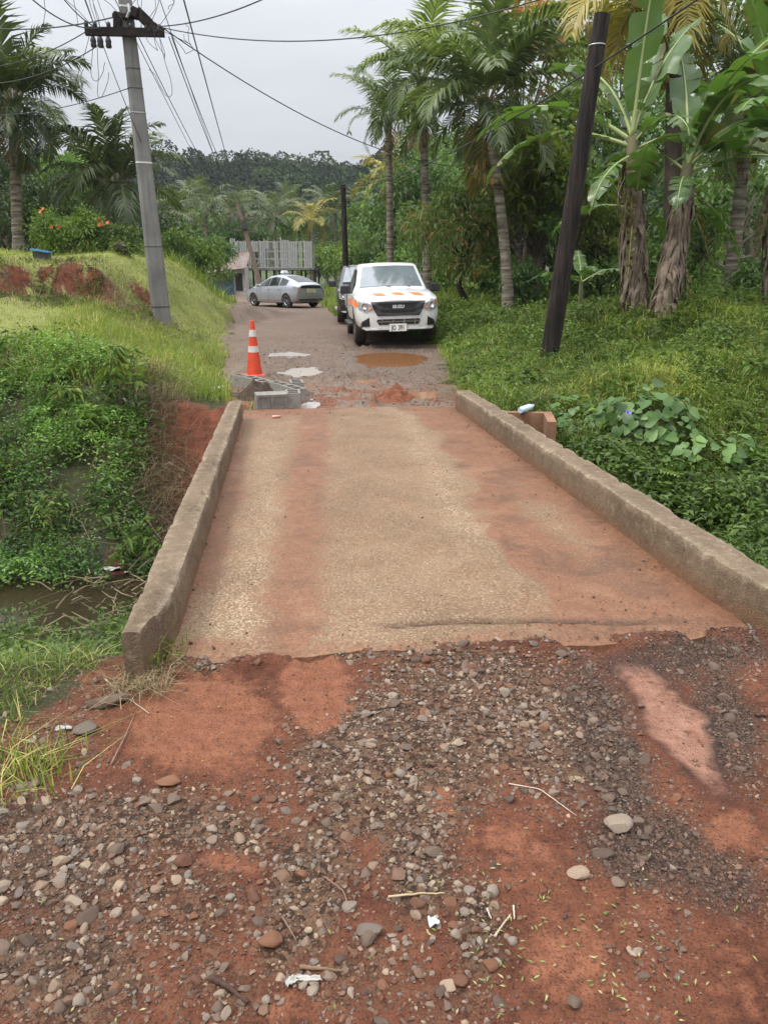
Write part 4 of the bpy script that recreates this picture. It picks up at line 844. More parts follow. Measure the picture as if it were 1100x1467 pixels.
# ------------------------------------------------------------------ poles and wires
PB = at(232, 452, 18.0); PT = at(180, 0, 18.0); PD = (PT - PB); PB.z = h1(PB.x, PB.y) - .05; PD /= PD.z
def poleat(z): return Vector((PB.x + PD.x * (z - PB.z), PB.y, z))
def concrete_pole():
    t = thing('utility_pole', 'tall grey concrete utility pole with black crossarm and wires', 'utility pole', PB)
    top = 9.3; prof = [(-1, -.72), (-.72, -1), (.72, -1), (1, -.72), (1, .72), (.72, 1), (-.72, 1), (-1, .72)]; V = []; zs = np.linspace(PB.z, top, 60)
    for z in zs:
        k = (z - PB.z) / (top - PB.z); a, b = .20 - .095 * k, .16 - .07 * k; c = poleat(z) - PB
        V += [(c.x + (x * a) * math.cos(.35) - y * b * math.sin(.35), c.y + x * a * math.sin(.35) + y * b * math.cos(.35), c.z) for x, y in prof]
    n, m = 8, len(zs); i, j = np.meshgrid(np.arange(m - 1), np.arange(n), indexing='ij'); j2 = (j + 1) % n
    T = NT('pole_concrete'); a = T.noise(1.3, 6, .6, dist=.4); mp = T.n.new('ShaderNodeMapping'); mp.inputs['Scale'].default_value = (9, 9, .6); T.l.new(T.co.outputs['Object'], mp.inputs[0]); s_ = T.noise(1.2, 5, .6, mp.outputs[0])
    c = T.mix(T.ramp(a, [(.35, 0), (.7, 1)]), (.14, .136, .128), (.24, .236, .224)); c = T.mix(T.map(s_, .52, .72, 0, .6), c, (.10, .097, .09)); T.col(c); T.set(Roughness=.92, Specular_IOR_Level=.2); T.bump(T.noise(50, 5), .3, .006)
    obj('shaft', mesh('shaft', V, [np.stack([i * n + j, i * n + j2, (i + 1) * n + j2, (i + 1) * n + j], -1).reshape(-1, 4), ((m - 1) * n + np.arange(n))[None, :]], T.m), t)
    def ring(z, hgt, k, mat, nm):
        w = (z - PB.z) / (top - PB.z); a, b = (.20 - .095 * w) + k, (.16 - .07 * w) + k; c = poleat(z) - PB; V = []
        for dz in (0, hgt): V += [(c.x + x * a * math.cos(.35) - y * b * math.sin(.35), c.y + x * a * math.sin(.35) + y * b * math.cos(.35), c.z + dz) for x, y in prof]
        i = np.arange(8); j = (i + 1) % 8; obj(nm, mesh(nm, V, [np.stack([i, j, j + 8, i + 8], -1), np.arange(8)[::-1][None], (np.arange(8) + 8)[None]], mat), t)
    zof = lambda py: CAMZ + ray(0, py)[2] / ray(0, py)[1] * 18.0
    for py, hh, m in ((12, .03, M_WHITE), (235, .03, M_WHITE), (163, .018, M_STEEL), (128, .012, M_DARKTRIM), (100, .012, M_DARKTRIM), (354, .012, M_DARKTRIM), (440, .02, M_DARKTRIM)): ring(zof(py), hh, .006, m, 'band')
    z0 = zof(51); c = poleat(z0) - PB; L = c + Vector((-.80, -.28, .02)); Rr = c + Vector((.76, -.12, .0)); mid = (L + Rr) / 2; ang = math.atan2((Rr - L).y, (Rr - L).x)
    MB().box(mid, ((Rr - L).length, .10, .15), (0, -R(.5), ang)).obj('crossarm', M_TAR, t)
    for f in (.09, .18, .28):
        q = L.lerp(Rr, f); b = MB(); b.lathe([(0, -.30), (.05, -.30), (.062, -.27), (.05, -.22), (.062, -.19), (.05, -.14), (.03, -.10), (.03, -.06), (0, -.06)], 14, Matrix.Translation(q)); b.obj('insulator', M_BLACK, t, True, 50)
    for f in (.02, .13, .30, .58, .78, .94):
        q = L.lerp(Rr, f); b = MB(); b.lathe([(0, .06), (.03, .06), (.045, .10), (.04, .15), (.02, .17), (0, .17)], 12, Matrix.Translation(q)); b.obj('insulator', M_BLACK, t, True, 50)
    b = MB(); r = np.random.default_rng(3)
    b.box(c + Vector((-.17, -.17, .22)), (.15, .17, .30), (0, .1, .3)); b.box(c + Vector((.36, -.12, .28)), (.36, .16, .20), (0, .75, .1)); b.box(c + Vector((.2, -.16, .36)), (.16, .16, .2), (0, .4, .1)); b.box(c + Vector((.0, -.17, .30)), (.5, .12, .10)); b.box(c + Vector((.55, -.12, .13)), (.12, .14, .16), (0, .5, 0))
    o = b.obj('junction_box', M_TAR, t); bv = o.modifiers.new('bv', 'BEVEL'); bv.width = .02
    b = MB().tube([c + Vector((.05, -.22, .26)), c + Vector((.12, -.24, .36)), c + Vector((.1, -.22, .50))], .03, 8); b.obj('bracket', M_STEEL, t)
    b = MB()
    for k in range(18):      # loose loops of service wire
        sx = r.choice([-1, 1], p=[.55, .45]); a0 = c + Vector((sx * r.uniform(.2, .85), -.2 + r.normal() * .05, r.uniform(-.05, .1))); up = r.random() < .58; P = []
        w, hh = r.uniform(.08, .35), r.uniform(.35, 1.25) * (1 if up else -.75); e = Vector((r.normal() * .45, r.normal() * .15, 0 if r.random() < .5 else hh * .9))
        for s in np.linspace(0, 1, 14): P.append(a0 + e * s + Vector((math.sin(s * math.pi * r.choice([1, 1, 1.05])) * w * sx * (1 + .3 * math.sin(9 * s + k)), .08 * math.sin(5 * s + k), hh * math.sin(s * math.pi) * (1 + .15 * math.sin(7 * s + k)))))
        b.tube(P, .006, 5)
    b.obj('loose_wires', M_WIRE, t)
    return c + PB
ARM = concrete_pole()
def cable(a, b, sag, r, label, grp='cables strung from the concrete utility pole'):
    a, b = Vector(a), Vector(b); P = [a.lerp(b, s) - Vector((0, 0, sag * 4 * s * (1 - s))) for s in np.linspace(0, 1, 28)]
    o = MB().tube(P, r, 6).obj('power_cable', M_WIRE); tag(o, label, 'cable', grp); return o
def timber_pole(name, b, tpt, r0, r1, mat, label, seed, grp=None):
    b = Vector(b); t = thing(name, label, 'post', b, 0, grp); d = Vector(tpt) - b; P = [d * s for s in np.linspace(-.03, 1, 26)]; V, F = tube(P, np.linspace(r0, r1, 26), 22, True); rr = np.random.default_rng(seed)
    n = fbm(np.arctan2(V[:, 1] - d.y * V[:, 2] / d.z, V[:, 0] - d.x * V[:, 2] / d.z) * 3, V[:, 2] * .8, 4, seed) - .5; ax = np.outer(V[:, 2] / d.z, np.array(d)); V = ax + (V - ax) * (1 + n[:, None] * .22)
    obj('shaft', mesh('shaft', V, F, mat, smooth=True, sharp=50), t); return t, b + d
pb = at(785, 517, 12.2); pb.z = h1(pb.x, pb.y)
t1, WP = timber_pole('timber_post', pb, at(862, 20, 12.0), .145, .108, M_POST, 'leaning black tarred timber post in the weeds beside the road', 4)
q = (WP - Vector(pb)); MB().tube([q * .92 + Vector((math.cos(a) * .116, math.sin(a) * .116, 0)) for a in np.linspace(0, 6.4, 16)], .008, 6).obj('wire_tie', M_STEEL, t1)
pb2 = at(497, 392, 27.5); pb2.z = h1(pb2.x, pb2.y)
t2, WP2 = timber_pole('timber_post', pb2, at(491.5, 265, 27.5), .10, .085, M_POST, 'straight black post standing behind the two parked pickups', 6)
fb = at(377, 411, 52); fb.z = h1(fb.x, fb.y)
t3, FP = timber_pole('utility_pole', fb, at(341, 292, 52), .17, .12, M_WOODB, 'leaning brown timber utility pole in front of the stud frame house', 7)
q = FP - Vector(fb)
MB().box(q * .86, (1.9, .1, .12), (0, .05, .5)).box(q * .72, (1.4, .1, .12), (0, .05, .5)).obj('crossarm', M_WOODB, t3)
b = MB()
for k in (-.8, -.4, .4, .8): b.lathe([(0, .06), (.05, .06), (.06, .16), (.03, .24), (0, .24)], 10, Matrix.Translation(q * .86 + Vector((k, k * .5, 0))))
b.obj('insulator', M_BLACK, t3); MB().box(q * .78 + Vector((.1, -.2, 0)), (.35, .3, .5)).obj('junction_box', M_DARKTRIM, t3)
# onward cables to the far pole and beyond the frame
for k, (px, py0, lab) in enumerate(((200, 0, 'thin cable of the bundle running from the pole top to the far pole'), (243, 0, 'cable running down the sky beside the bundle to the far pole'), (262, 0, 'outermost cable running down the sky to the far pole'))):
    a = at(px, py0, 10.0) if k > 1 else at(px, py0, 15.5); a = a + (a - Vector(FP)) * .5; e = Vector(fb) + q * (.86 if k % 2 else .72) + Vector((-.9 + .5 * k, 0, .2)); cable(a, e, .12 * (k + 1) * .5, .007, lab)
for k, (dx, lab) in enumerate(((.0, 'cable dropping from the crossarm toward the far pole, next to the shaft'), (.62, 'cable from the road side end of the crossarm to the far pole'), (.68, 'twin cable from the road side end of the crossarm to the far pole'))):
    cable(ARM + Vector((.22 + dx, -.1, -.05)), Vector(fb) + q * (.80 + .05 * k) + Vector((.2 * k, 0, .1)), .5, .010, lab)
cable(ARM + Vector((.75, -.1, .1)), at(705, 238, 31), .8, .012, 'cable sagging from the crossarm across the sky to the palms')
cable(at(900, -45, 13.5), ARM + Vector((.7, -.1, .12)), .55, .011, 'thick cable crossing the whole sky above the road')
cable(ARM + Vector((.7, -.1, .14)), at(400, -12, 14.5), .1, .011, 'short cable climbing from the crossarm out of the picture')
cable(ARM + Vector((-.1, -.2, .3)), at(-60, 36, 19), .15, .013, 'level cable leaving the pole above the crossarm')
cable(ARM + Vector((-.75, -.2, .05)), at(-80, 93, 22), .3, .010, 'upper of the two cables from the crossarm insulators')
cable(ARM + Vector((-.68, -.2, -.28)), at(-60, 118, 20), .25, .010, 'lower of the two cables from the crossarm insulators')
cable(ARM + Vector((-.45, -.2, .1)), at(30, -16, 14), .2, .011, 'cable rising from the crossarm over the palm')
cable(ARM + Vector((-.6, -.2, .1)), at(70, -30, 14), .1, .010, 'steep thin cable rising from the crossarm')
zc = CAMZ + ray(0, 129)[2] / ray(0, 129)[1] * 18; cable(poleat(zc) + Vector((-.1, -.15, 0)), at(-60, 160, 26), .25, .009, 'thin single cable tied to the pole below the crossarm')
cable(ARM + Vector((-.5, -.2, -.2)), poleat(CAMZ + .155 * 18) + Vector((.05, -.16, 0)), .05, .008, 'service wire slanting down from the insulators to the shaft')
cable(WP + Vector((.6, -1.1, .10)) * 3.2, Vector(pb).lerp(WP, .86) + Vector((0, -.13, 0)), .02, .012, 'dark cable passing the leaning black post above the banana leaves', 'cables tied to the black posts')
cable(Vector(pb).lerp(WP, .86) + Vector((0, -.13, 0)), WP2 - Vector((0, 0, .06)), .35, .012, 'dark cable from the leaning black post to the post behind the pickups', 'cables tied to the black posts')

# ------------------------------------------------------------------ houses
def house():
    Y = 60.0; a = at(332, 388, Y); b = at(447, 388, Y); w = b.x - a.x; z0 = at(0, 384, Y).z; zt = at(0, 346, Y).z; zg = h1(a.x, Y)
    t = thing('stud_frame_house', 'unfinished house of weathered grey wall studs raised on posts', 'house', (a.x, Y, zg)); r = np.random.default_rng(9)
    bx = lambda nm, B, m=M_WOODG: B.obj(nm, m, t); H = zt - z0; o = z0 - zg
    PAL = plain('old_planks', (.25, .25, .238), .9, spec=.15, c2=(.42, .42, .40), scale=7); DKP = plain('dark_planks', (.10, .098, .09), .9, spec=.15, c2=(.2, .195, .18), scale=5)
    B = MB(); n = 44                                           # front wall planks with gaps and two openings
    for i in range(n):
        x = (i + .5) * w / n; f = x / w
        if r.random() < .14: continue
        hh = H * (1.0 + (.10 if r.random() < .2 else 0) + (.06 if .58 < f < .72 else 0) + (.12 if f < .06 else 0)); zb = 0
        if .44 < f < .55: B.box((x, 0, o + H * .86), (.085, .03, H * .28)); continue
        if .25 < f < .33 and r.random() < .8: B.box((x, 0, o + H * .8), (.085, .03, H * .35)); continue
        B.box((x, r.normal() * .01, o + hh / 2), (.085, .03, hh))
    bx('wall', B, PAL)
    B = MB(); m = 36
    for i in range(m): 
        if r.random() < .25: continue
        B.box(((i + .5) * w / m, 3.2, o + H * .5), (.11, .03, H * (1 + .1 * r.random())))
    bx('rear_wall', B, DKP)
    B = MB()
    for i in range(12): B.box((0.02, .3 + i * .25, o + H * .52), (.03, .1, H * 1.05)); pass
    bx('side_wall', B, PAL)
    B = MB()
    for zz in (.0, .33, .62, .97): B.box((w / 2, .06, o + H * zz + .03), (w, .05, .08))
    for x in np.linspace(0, w, 12): B.box((x, .06, o + H * .52), (.07, .09, H * 1.04))
    for x in (.36 * w, .62 * w): B.box((x, .07, o + H * .4), (.06, .05, H * .9), (0, .45, 0))
    bx('frame', B)
    bx('floor_platform', MB().box((w / 2, 1.6, o - .07), (w + .4, 3.8, .13)).box((w / 2 + 1.0, -.6, o - .12), (w * .62, 1.0, .07)), DKP)
    for x in np.linspace(.1, w + .25, 7):
        for y in (-.1, 3.0): MB().box((x, y, o / 2 - .1), (.12, .12, o + .2)).obj('stilt', M_TAR, t)
    for x in (.15 * w, .22 * w): MB().box((x, -.5, H * .62), (.09, .09, H * 1.3)).obj('prop', M_TAR, t)
house()
def shed():
    Y = 57.0; a = at(303, 408, Y); zg = h1(a.x, Y); t = thing('blue_shed', 'small blue shed with rusty roof beside the stud frame house', 'shed', (a.x, Y, zg)); M1 = plain('blue_boards', (.03, .06, .095), .85, c2=(.05, .09, .14)); RU = plain('rusty_tin', (.12, .055, .036), .8, c2=(.20, .18, .168), scale=1.6); WH = plain('shed_white', (.5, .48, .45), .8, c2=(.3, .28, .26))
    MB().box((.75, .8, .75), (1.6, 1.6, 1.5)).obj('wall', M1, t); MB().box((1.95, 1.0, 1.0), (.9, 1.6, 2.0)).obj('annex_wall', WH, t)
    n = 40; xs = np.linspace(-.2, 2.6, n); V = []
    for y, z in ((-.3, 1.55), (1.9, 2.7)):
        for k, x in enumerate(xs): V.append((x, y, z + .02 * (k % 2) + .12 * x))
    V += [(x, y, z - .03) for x, y, z in V]; i = np.arange(n - 1)
    F = np.stack([i, i + 1, n + i + 1, n + i], -1); obj('roof', mesh('roof', V, [F, F[:, ::-1] + 2 * n, np.stack([i, i + 2 * n, i + 1 + 2 * n, i + 1], -1), np.stack([n + i, n + i + 1, 3 * n + i + 1, 3 * n + i], -1)], RU), t)
    MB().box((1.95, .19, .9), (.5, .03, 1.2)).obj('doorway', M_BLACK, t)
shed()

# ------------------------------------------------------------------ small things by the bridge and on the lawn
def crate():
    p = at(63, 384, 19.3); z = h1(p.x, p.y); t = thing('blue_lid_box', 'low dark box with a tilted blue lid on the lawn terrace', 'box', (p.x, p.y, z - .03), .1)
    BL = plain('blue_lid', (.05, .22, .50), .5, c2=(.08, .28, .55)); MB().box((0, 0, .10), (.34, .26, .20)).obj('box_body', M_DARKTRIM, t); o = MB().box((0, 0, .215), (.42, .34, .035), (0, .16, 0)).obj('lid', BL, t)
crate()
def headwall():
    p = at(765, 606, 9.0); t = thing('pipe_headwall', 'square reddish concrete pit wall stained with mud behind the kerb', 'concrete pit', (*xy(8.75, 2.78), 0), R(-7)); MM = plain('muddy_concrete', (.15, .072, .04), .9, c2=(.26, .14, .08), scale=5, bump=.4)
    b = MB(); b.box((0, .30, -.25), (.62, .12, .62)); b.box((.26, -.06, -.25), (.10, .60, .62)); b.box((-.26, -.06, -.27), (.10, .60, .58)); o = b.obj('pit_wall', MM, t); b = MB().box((0, .02, -.5), (.42, .52, .1)).obj('pit_floor', M_DKSOIL, t)
headwall()
def bottle(x, y, z, rz, col, label, sc=1):
    t = thing('plastic_bottle', label, 'bottle', (x, y, z), rz); M = Matrix.Rotation(R(82), 4, 'Y')
    b = MB(); b.lathe([(0, 0), (.03, 0), (.034, .02), (.034, .14), (.026, .17), (.012, .20), (.012, .215)], 16, M); b.obj('bottle_body', plain('bottle_plastic', col, .25, spec=.6, c2=tuple(c * .8 for c in col)), t, True, 50); b = MB(); b.lathe([(0, .238), (.015, .236), (.015, .212), (0, .212)], 12, M); b.obj('bottle_cap', M_BLACK, t, True, 50); t.scale = (sc,) * 3
x, y = xy(8.95, 2.75); bottle(x, y, .095, R(40), (.55, .68, .74), 'pale blue plastic bottle lying on the pit wall behind the kerb', 1.2)
def ragmesh(sx, sy, seed, curl=.05):
    g = np.linspace(-1, 1, 14); X, Y = np.meshgrid(g, g); Z = (fbm(X * 1.6 + seed, Y * 1.6, 3, seed) - .3) * curl; V = np.stack([X * sx * (1 - .15 * Y), Y * sy, Z], -1).reshape(-1, 3); F = gridF(14, 14)[:, ::-1]; n = len(V)
    return np.concatenate([V, V - [0, 0, .002]]), [F, F[:, ::-1] + n]
def rag(px, py, sx, sy, col, name, label, cat, seed, rz=0, curl=.05, z=None, grp=None):
    p = ground(px, py) if z is None else (lambda r: Vector((r[0] * (z - CAMZ) / r[2], r[1] * (z - CAMZ) / r[2], z)))(ray(px, py)); V, F = ragmesh(sx, sy, seed, curl); o = obj(name, mesh(name, V, F, plain(name + '_mat', col, .8, c2=tuple(c * .8 for c in col)), smooth=True), None, (p.x, p.y, p.z + .006)); o.rotation_euler = (0, 0, rz); tag(o, label, cat, grp); return o
rag(440, 1406, .034, .008, (.38, .365, .33), 'paper_scrap', 'torn white paper strip lying on the gravel beside the twig', 'paper', 2, -.1, .02)
rag(418, 1412, .014, .01, (.36, .35, .31), 'paper_scrap', 'small folded white paper scrap beside the torn strip', 'paper', 3, .6, .02)
rag(620, 1326, .012, .014, (.55, .72, .70), 'plastic_scrap', 'pale turquoise plastic scrap on the red earth', 'plastic scrap', 4, .3, .03)
rag(93, 1048, .028, .011, (.34, .33, .30), 'plastic_scrap', 'white plastic strip by the flat stones at the grass edge', 'plastic scrap', 5, .1, .02)
rag(312, 560, .10, .09, (.62, .57, .50), 'plastic_bag', 'dirty white plastic bag caught on the bank above the red cut', 'plastic bag', 6, .3, .16)
rag(272, 493 + 84, .001, .001, (.6, .5, .4), 'plastic_scrap', 'pink scrap by the block', 'plastic scrap', 7) if False else None
rag(193, 845, .10, .05, (.03, .045, .30), 'plastic_bag', 'crumpled blue plastic bag in the creek debris', 'plastic bag', 8, .5, .10)
rag(160, 817, .09, .035, (.62, .60, .55), 'plastic_scrap', 'white plastic scrap in the creek debris beside the kerb', 'plastic scrap', 9, .2, .06)
rag(195, 822, .10, .03, (.58, .55, .50), 'plastic_scrap', 'long pale plastic scrap caught in creek debris nearest the kerb', 'plastic scrap', 10, -.1, .06)
rag(396, 598, .05, .03, (.62, .32, .26), 'plastic_scrap', 'pink plastic scrap on the bridge end below the block', 'plastic scrap', 11, .4, .04, .035)
rag(787, 590, .07, .05, (.72, .75, .76), 'plastic_scrap', 'crumpled white plastic scrap behind the kerb beside the bottle', 'plastic scrap', 12, .4, .1)
rag(612, 513, .001, .001, (.6, .6, .6), 'plastic_scrap', 'x', 'x', 13) if False else None
def twig(pts, r, label, col=(.30, .22, .15), name='twig', grp=None, lift=.008):
    P = [ground(*p) + Vector((0, 0, lift)) for p in pts]; n = 18; Q = []
    for s in np.linspace(0, len(P) - 1, n):
        k = min(int(s), len(P) - 2); Q.append(P[k].lerp(P[k + 1], s - k))
    Q = [q + Vector((random.gauss(0, r * .15), random.gauss(0, r * .15), abs(random.gauss(0, r * .2)))) for q in Q]
    o = MB().tube(Q, np.linspace(r, r * .5, n), 7).obj(name, plain(name + '_mat', col, .9, c2=tuple(c * .6 for c in col), scale=20), None, True); tag(o, label, 'twig', grp); return o
twig([(303, 1412), (325, 1420), (355, 1442)], .008, 'thick dark brown twig in the red earth by the paper scraps', (.07, .035, .022))
twig([(556, 1289), (600, 1285), (637, 1287)], .0035, 'straight straw coloured twig on the red earth', (.50, .38, .22))
twig([(708, 1347), (716, 1334), (731, 1318)], .0035, 'pale broken reed leaning over the dark pebbles', (.50, .42, .30))
twig([(697, 1312), (703, 1325)], .003, 'short pale stick beside the broken reed', (.55, .48, .36))
twig([(735, 1302), (736, 1325)], .003, 'thin upright pale stick above the broken reed', (.55, .48, .36))
twig([(728, 1127), (772, 1137), (825, 1172)], .0022, 'long thin white curved stalk on the red mud', (.58, .46, .38))
twig([(465, 1262), (492, 1283), (500, 1310)], .003, 'curved brown root lying over the stones', (.22, .12, .08))
twig([(405, 1320), (425, 1355)], .003, 'thin crooked twig on the grey pebbles', (.20, .13, .09))
twig([(430, 1390), (490, 1398)], .006, 'weathered brown stick above the paper strip', (.20, .12, .07))
twig([(160, 1098), (180, 1060), (193, 1030)], .003, 'thin straight twig at the edge of the mud patch', (.25, .17, .12))
twig([(150, 975), (185, 1005), (215, 1028)], .004, 'pale twig leading from the dry grass at the kerb end', (.38, .30, .22))
twig([(925, 880), (960, 893), (995, 888)], .006, 'dark broken branch on the mud at the bridge edge', (.06, .035, .025), lift=.02)
twig([(1080, 1030), (1100, 1031)], .006, 'black stick at the edge of the fine gravel', (.03, .02, .018))
# ------------------------------------------------------------------ foliage tools
def unit(v): return v / (np.linalg.norm(v, axis=-1, keepdims=True) + 1e-9)
def leaf_geo(P, D, L, Wd, r, droop=.15, fold=.25, up=None, mid=.42):
    """folded leaf: base, two sides, tip (two triangles each side of the midrib)"""
    n = len(P); P = np.asarray(P); D = unit(np.asarray(D, float)); L = np.broadcast_to(L, (n,))[:, None]; Wd = np.broadcast_to(Wd, (n,))[:, None]
    U = r.normal(size=(n, 3)) * .5 + np.array([0, 0, 1.]) if up is None else np.asarray(up)
    S = unit(np.cross(D, U)); N = np.cross(S, D)
    a = P; m = P + D * L * mid + N * L * .04; tip = P + D * L - np.array([0, 0, 1.]) * L * droop
    l = m + S * Wd * .5 + N * Wd * fold * .5; q = m - S * Wd * .5 + N * Wd * fold * .5
    V = np.stack([a, l, tip, q], 1).reshape(-1, 3); i = np.arange(n)[:, None] * 4
    return V, np.concatenate([i + [0, 2, 1], i + [0, 3, 2]], 1).reshape(-1, 3)
def blade_geo(P, H, Wd, r, lean=.35, curl=.5):
    n = len(P); az = r.random(n) * 2 * math.pi; la = r.random(n) * 2 * math.pi; H = np.broadcast_to(H, (n,)); Wd = np.broadcast_to(Wd, (n,))
    S = np.stack([np.cos(az), np.sin(az), np.zeros(n)], -1) * Wd[:, None] * .5; ln = np.abs(r.normal(size=n)) * lean
    d = np.stack([np.cos(la) * ln, np.sin(la) * ln, np.zeros(n)], -1)
    z = np.array([0, 0, 1.]); m = P + (d * .35 + z * .55) * H[:, None]; t = P + (d * (1 + curl) + z * (1 - .25 * ln[:, None] * curl)) * H[:, None]
    V = np.stack([P - S, P + S, m + S * .8, m - S * .8, t], 1).reshape(-1, 3); i = np.arange(n)[:, None] * 5
    return V, [np.asarray(i + [0, 1, 2, 3]), np.asarray(i + [3, 2, 4])]
F_PALM = fol('palm_green', [(0, (.16, .10, .045)), (.12, (.115, .085, .03)), (.2, (.032, .050, .020)), (.55, (.062, .085, .034)), (.85, (.11, .135, .055)), (1, (.17, .18, .08))], .42, .3, .25, .5, 2.5)
F_PALMD = fol('palm_dark_green', [(0, (.16, .10, .045)), (.12, (.115, .085, .03)), (.2, (.032, .050, .020)), (.55, (.062, .085, .034)), (.85, (.11, .135, .055)), (1, (.17, .18, .08))], .42, .25, .25, .5, 1.6)
F_PALMY = fol('palm_yellow', [(0, (.20, .13, .05)), (.3, (.24, .20, .05)), (.6, (.33, .28, .06)), (1, (.42, .36, .10))], .45, .2, .3, .35, 1.1)
F_TREE = fol('tree_leaf', [(0, (.020, .036, .012)), (.4, (.042, .072, .022)), (.75, (.075, .115, .035)), (1, (.13, .17, .055))], .5, .38, .3, .35, 2.8)
F_TREED = fol('dark_tree_leaf', [(0, (.014, .027, .011)), (.5, (.032, .056, .020)), (1, (.075, .11, .040))], .5, .35, .3, .35, 3.3)
F_DUSK = fol('deep_green_leaf', [(0, (.014, .027, .011)), (.5, (.032, .056, .020)), (1, (.075, .11, .040))], .5, .25, .3, .35, 1.5)
F_TREEY = fol('yellow_tree_leaf', [(0, (.04, .055, .012)), (.4, (.085, .115, .024)), (.8, (.16, .19, .04)), (1, (.24, .24, .06))], .5, .35, .4, .35, 1.6)
F_TREER = fol('red_tip_leaf', [(0, (.025, .042, .014)), (.5, (.065, .095, .028)), (.78, (.10, .12, .035)), (.84, (.22, .085, .04)), (1, (.30, .10, .055))], .5, .3, .4, .35, 2.0)
F_GRASS = fol('grass_blade', [(0, (.045, .060, .014)), (.35, (.085, .125, .024)), (.7, (.14, .185, .036)), (.88, (.20, .22, .055)), (1, (.33, .28, .12))], .55, .3, .5, .35, 1.85)
F_LAWN = fol('lawn_blade', [(0, (.075, .075, .022)), (.4, (.125, .15, .030)), (.8, (.18, .205, .045)), (1, (.24, .22, .075))], .6, .25, .6, .35, 1.9)
F_COVER = fol('cover_leaf', [(0, (.022, .050, .010)), (.35, (.048, .105, .018)), (.7, (.085, .17, .026)), (1, (.16, .25, .05))], .42, .3, .8, .5, 1.5)
F_WEED = fol('weed_leaf', [(0, (.028, .048, .012)), (.4, (.062, .105, .022)), (.8, (.115, .165, .035)), (1, (.19, .21, .06))], .5, .3, .7, .35, 1.7)
F_DRY = fol('dry_stalk', [(0, (.06, .045, .028)), (.5, (.19, .145, .085)), (1, (.36, .30, .19))], .8, .1, 1.)
F_BAN = fol('banana_leaf', [(0, (.20, .15, .06)), (.1, (.060, .105, .030)), (.5, (.085, .16, .042)), (.85, (.13, .22, .062)), (1, (.17, .27, .09))], .32, .35, .6, .55)
def palmbark():
    t = NT('palm_bark'); mp = t.n.new('ShaderNodeMapping'); mp.inputs['Scale'].default_value = (1.2, 1.2, 9); t.l.new(t.co.outputs['Object'], mp.inputs[0]); g = t.noise(1.6, 5, .6, mp.outputs[0]); c = t.ramp(g, [(.36, (.065, .05, .038)), (.5, (.16, .135, .105)), (.66, (.29, .255, .21))]); c = t.mix(t.map(t.noise(2.2, 5), .5, .68, 0, .6), c, (.10, .105, .06)); t.col(c); t.set(Roughness=.95, Specular_IOR_Level=.2); t.bump(g, .9, .04); return t.m
M_BARKP = palmbark()
M_BARK = plain('tree_bark', (.10, .075, .055), .95, spec=.2, c2=(.24, .20, .16), scale=4, bump=.5, bscale=30)
M_BARKD = plain('dark_bark', (.03, .024, .018), .95, spec=.2, c2=(.08, .062, .048), scale=4, bump=.4, bscale=30)
M_SHEATH = plain('dry_sheath', (.085, .062, .046), .9, spec=.2, c2=(.30, .235, .18), scale=5, bump=.3)
M_RACHIS = plain('frond_rib', (.16, .16, .05), .5, c2=(.22, .20, .08)); M_MIDRIB = plain('banana_rib', (.26, .33, .12), .5, c2=(.34, .36, .16))

# ------------------------------------------------------------------ palms
def frond_geo(b, base, az, el, L, droop, dens, r, tint, hang=.5, wl=.30, wd=.075):
    n = 16; P = [np.array(base)]; e = el; a = az + r.normal() * .08; tw = r.normal() * .10
    for k in range(n):
        s = k / n; e -= droop / n * (.35 + 1.5 * s); a += tw / n; P.append(P[-1] + np.array([math.cos(a) * math.cos(e), math.sin(a) * math.cos(e), math.sin(e)]) * L / n)
    P = np.array(P); b.tube(P, np.linspace(.028, .005, n + 1) * (L / 3.5), 5, .3, 1)
    m = int(dens * L); s = np.linspace(.14, .995, m); f = s * n; i = np.minimum(f.astype(int), n - 1); w = (f - i)[:, None]
    Q = P[i] * (1 - w) + P[i + 1] * w; T = unit(P[i + 1] - P[i]); S = unit(np.cross(T, np.array([0, 0, 1.]) + r.normal(size=3) * .15)); N = np.cross(S, T)
    for sg in (-1, 1):
        ll = L * wl * (np.sin(np.pi * (.12 + .86 * s) ** .8) ** .6 * .9 + .12) * (1 + .12 * r.normal(size=m)); ll = np.clip(ll, .08, 2)[:, None]
        d1 = unit(S * sg * .85 + T * (.45 + .5 * s[:, None]) + N * .18 + r.normal(size=(m, 3)) * .10)
        d2 = unit(d1 - np.array([0, 0, 1.]) * hang * (.7 + .6 * r.random((m, 1))))
        bs = np.cross(d1, N); bs = unit(bs) * wd * L / 3.5 * .5
        m1 = Q + d1 * ll * .45; t = m1 + d2 * ll * .58
        V = np.stack([Q - bs * .5, Q + bs * .5, m1 + bs, m1 - bs, t], 1).reshape(-1, 3); k = np.arange(m)[:, None] * 5
        tt = np.clip(tint + r.normal(size=m) * .08, 0, 1); b.add(V, [np.asarray(k + [0, 1, 2, 3]), np.asarray(k + [3, 2, 4])], tt.mean())
        b.T[-1] = tt.astype(np.float32); b.T[-2] = tt.astype(np.float32)
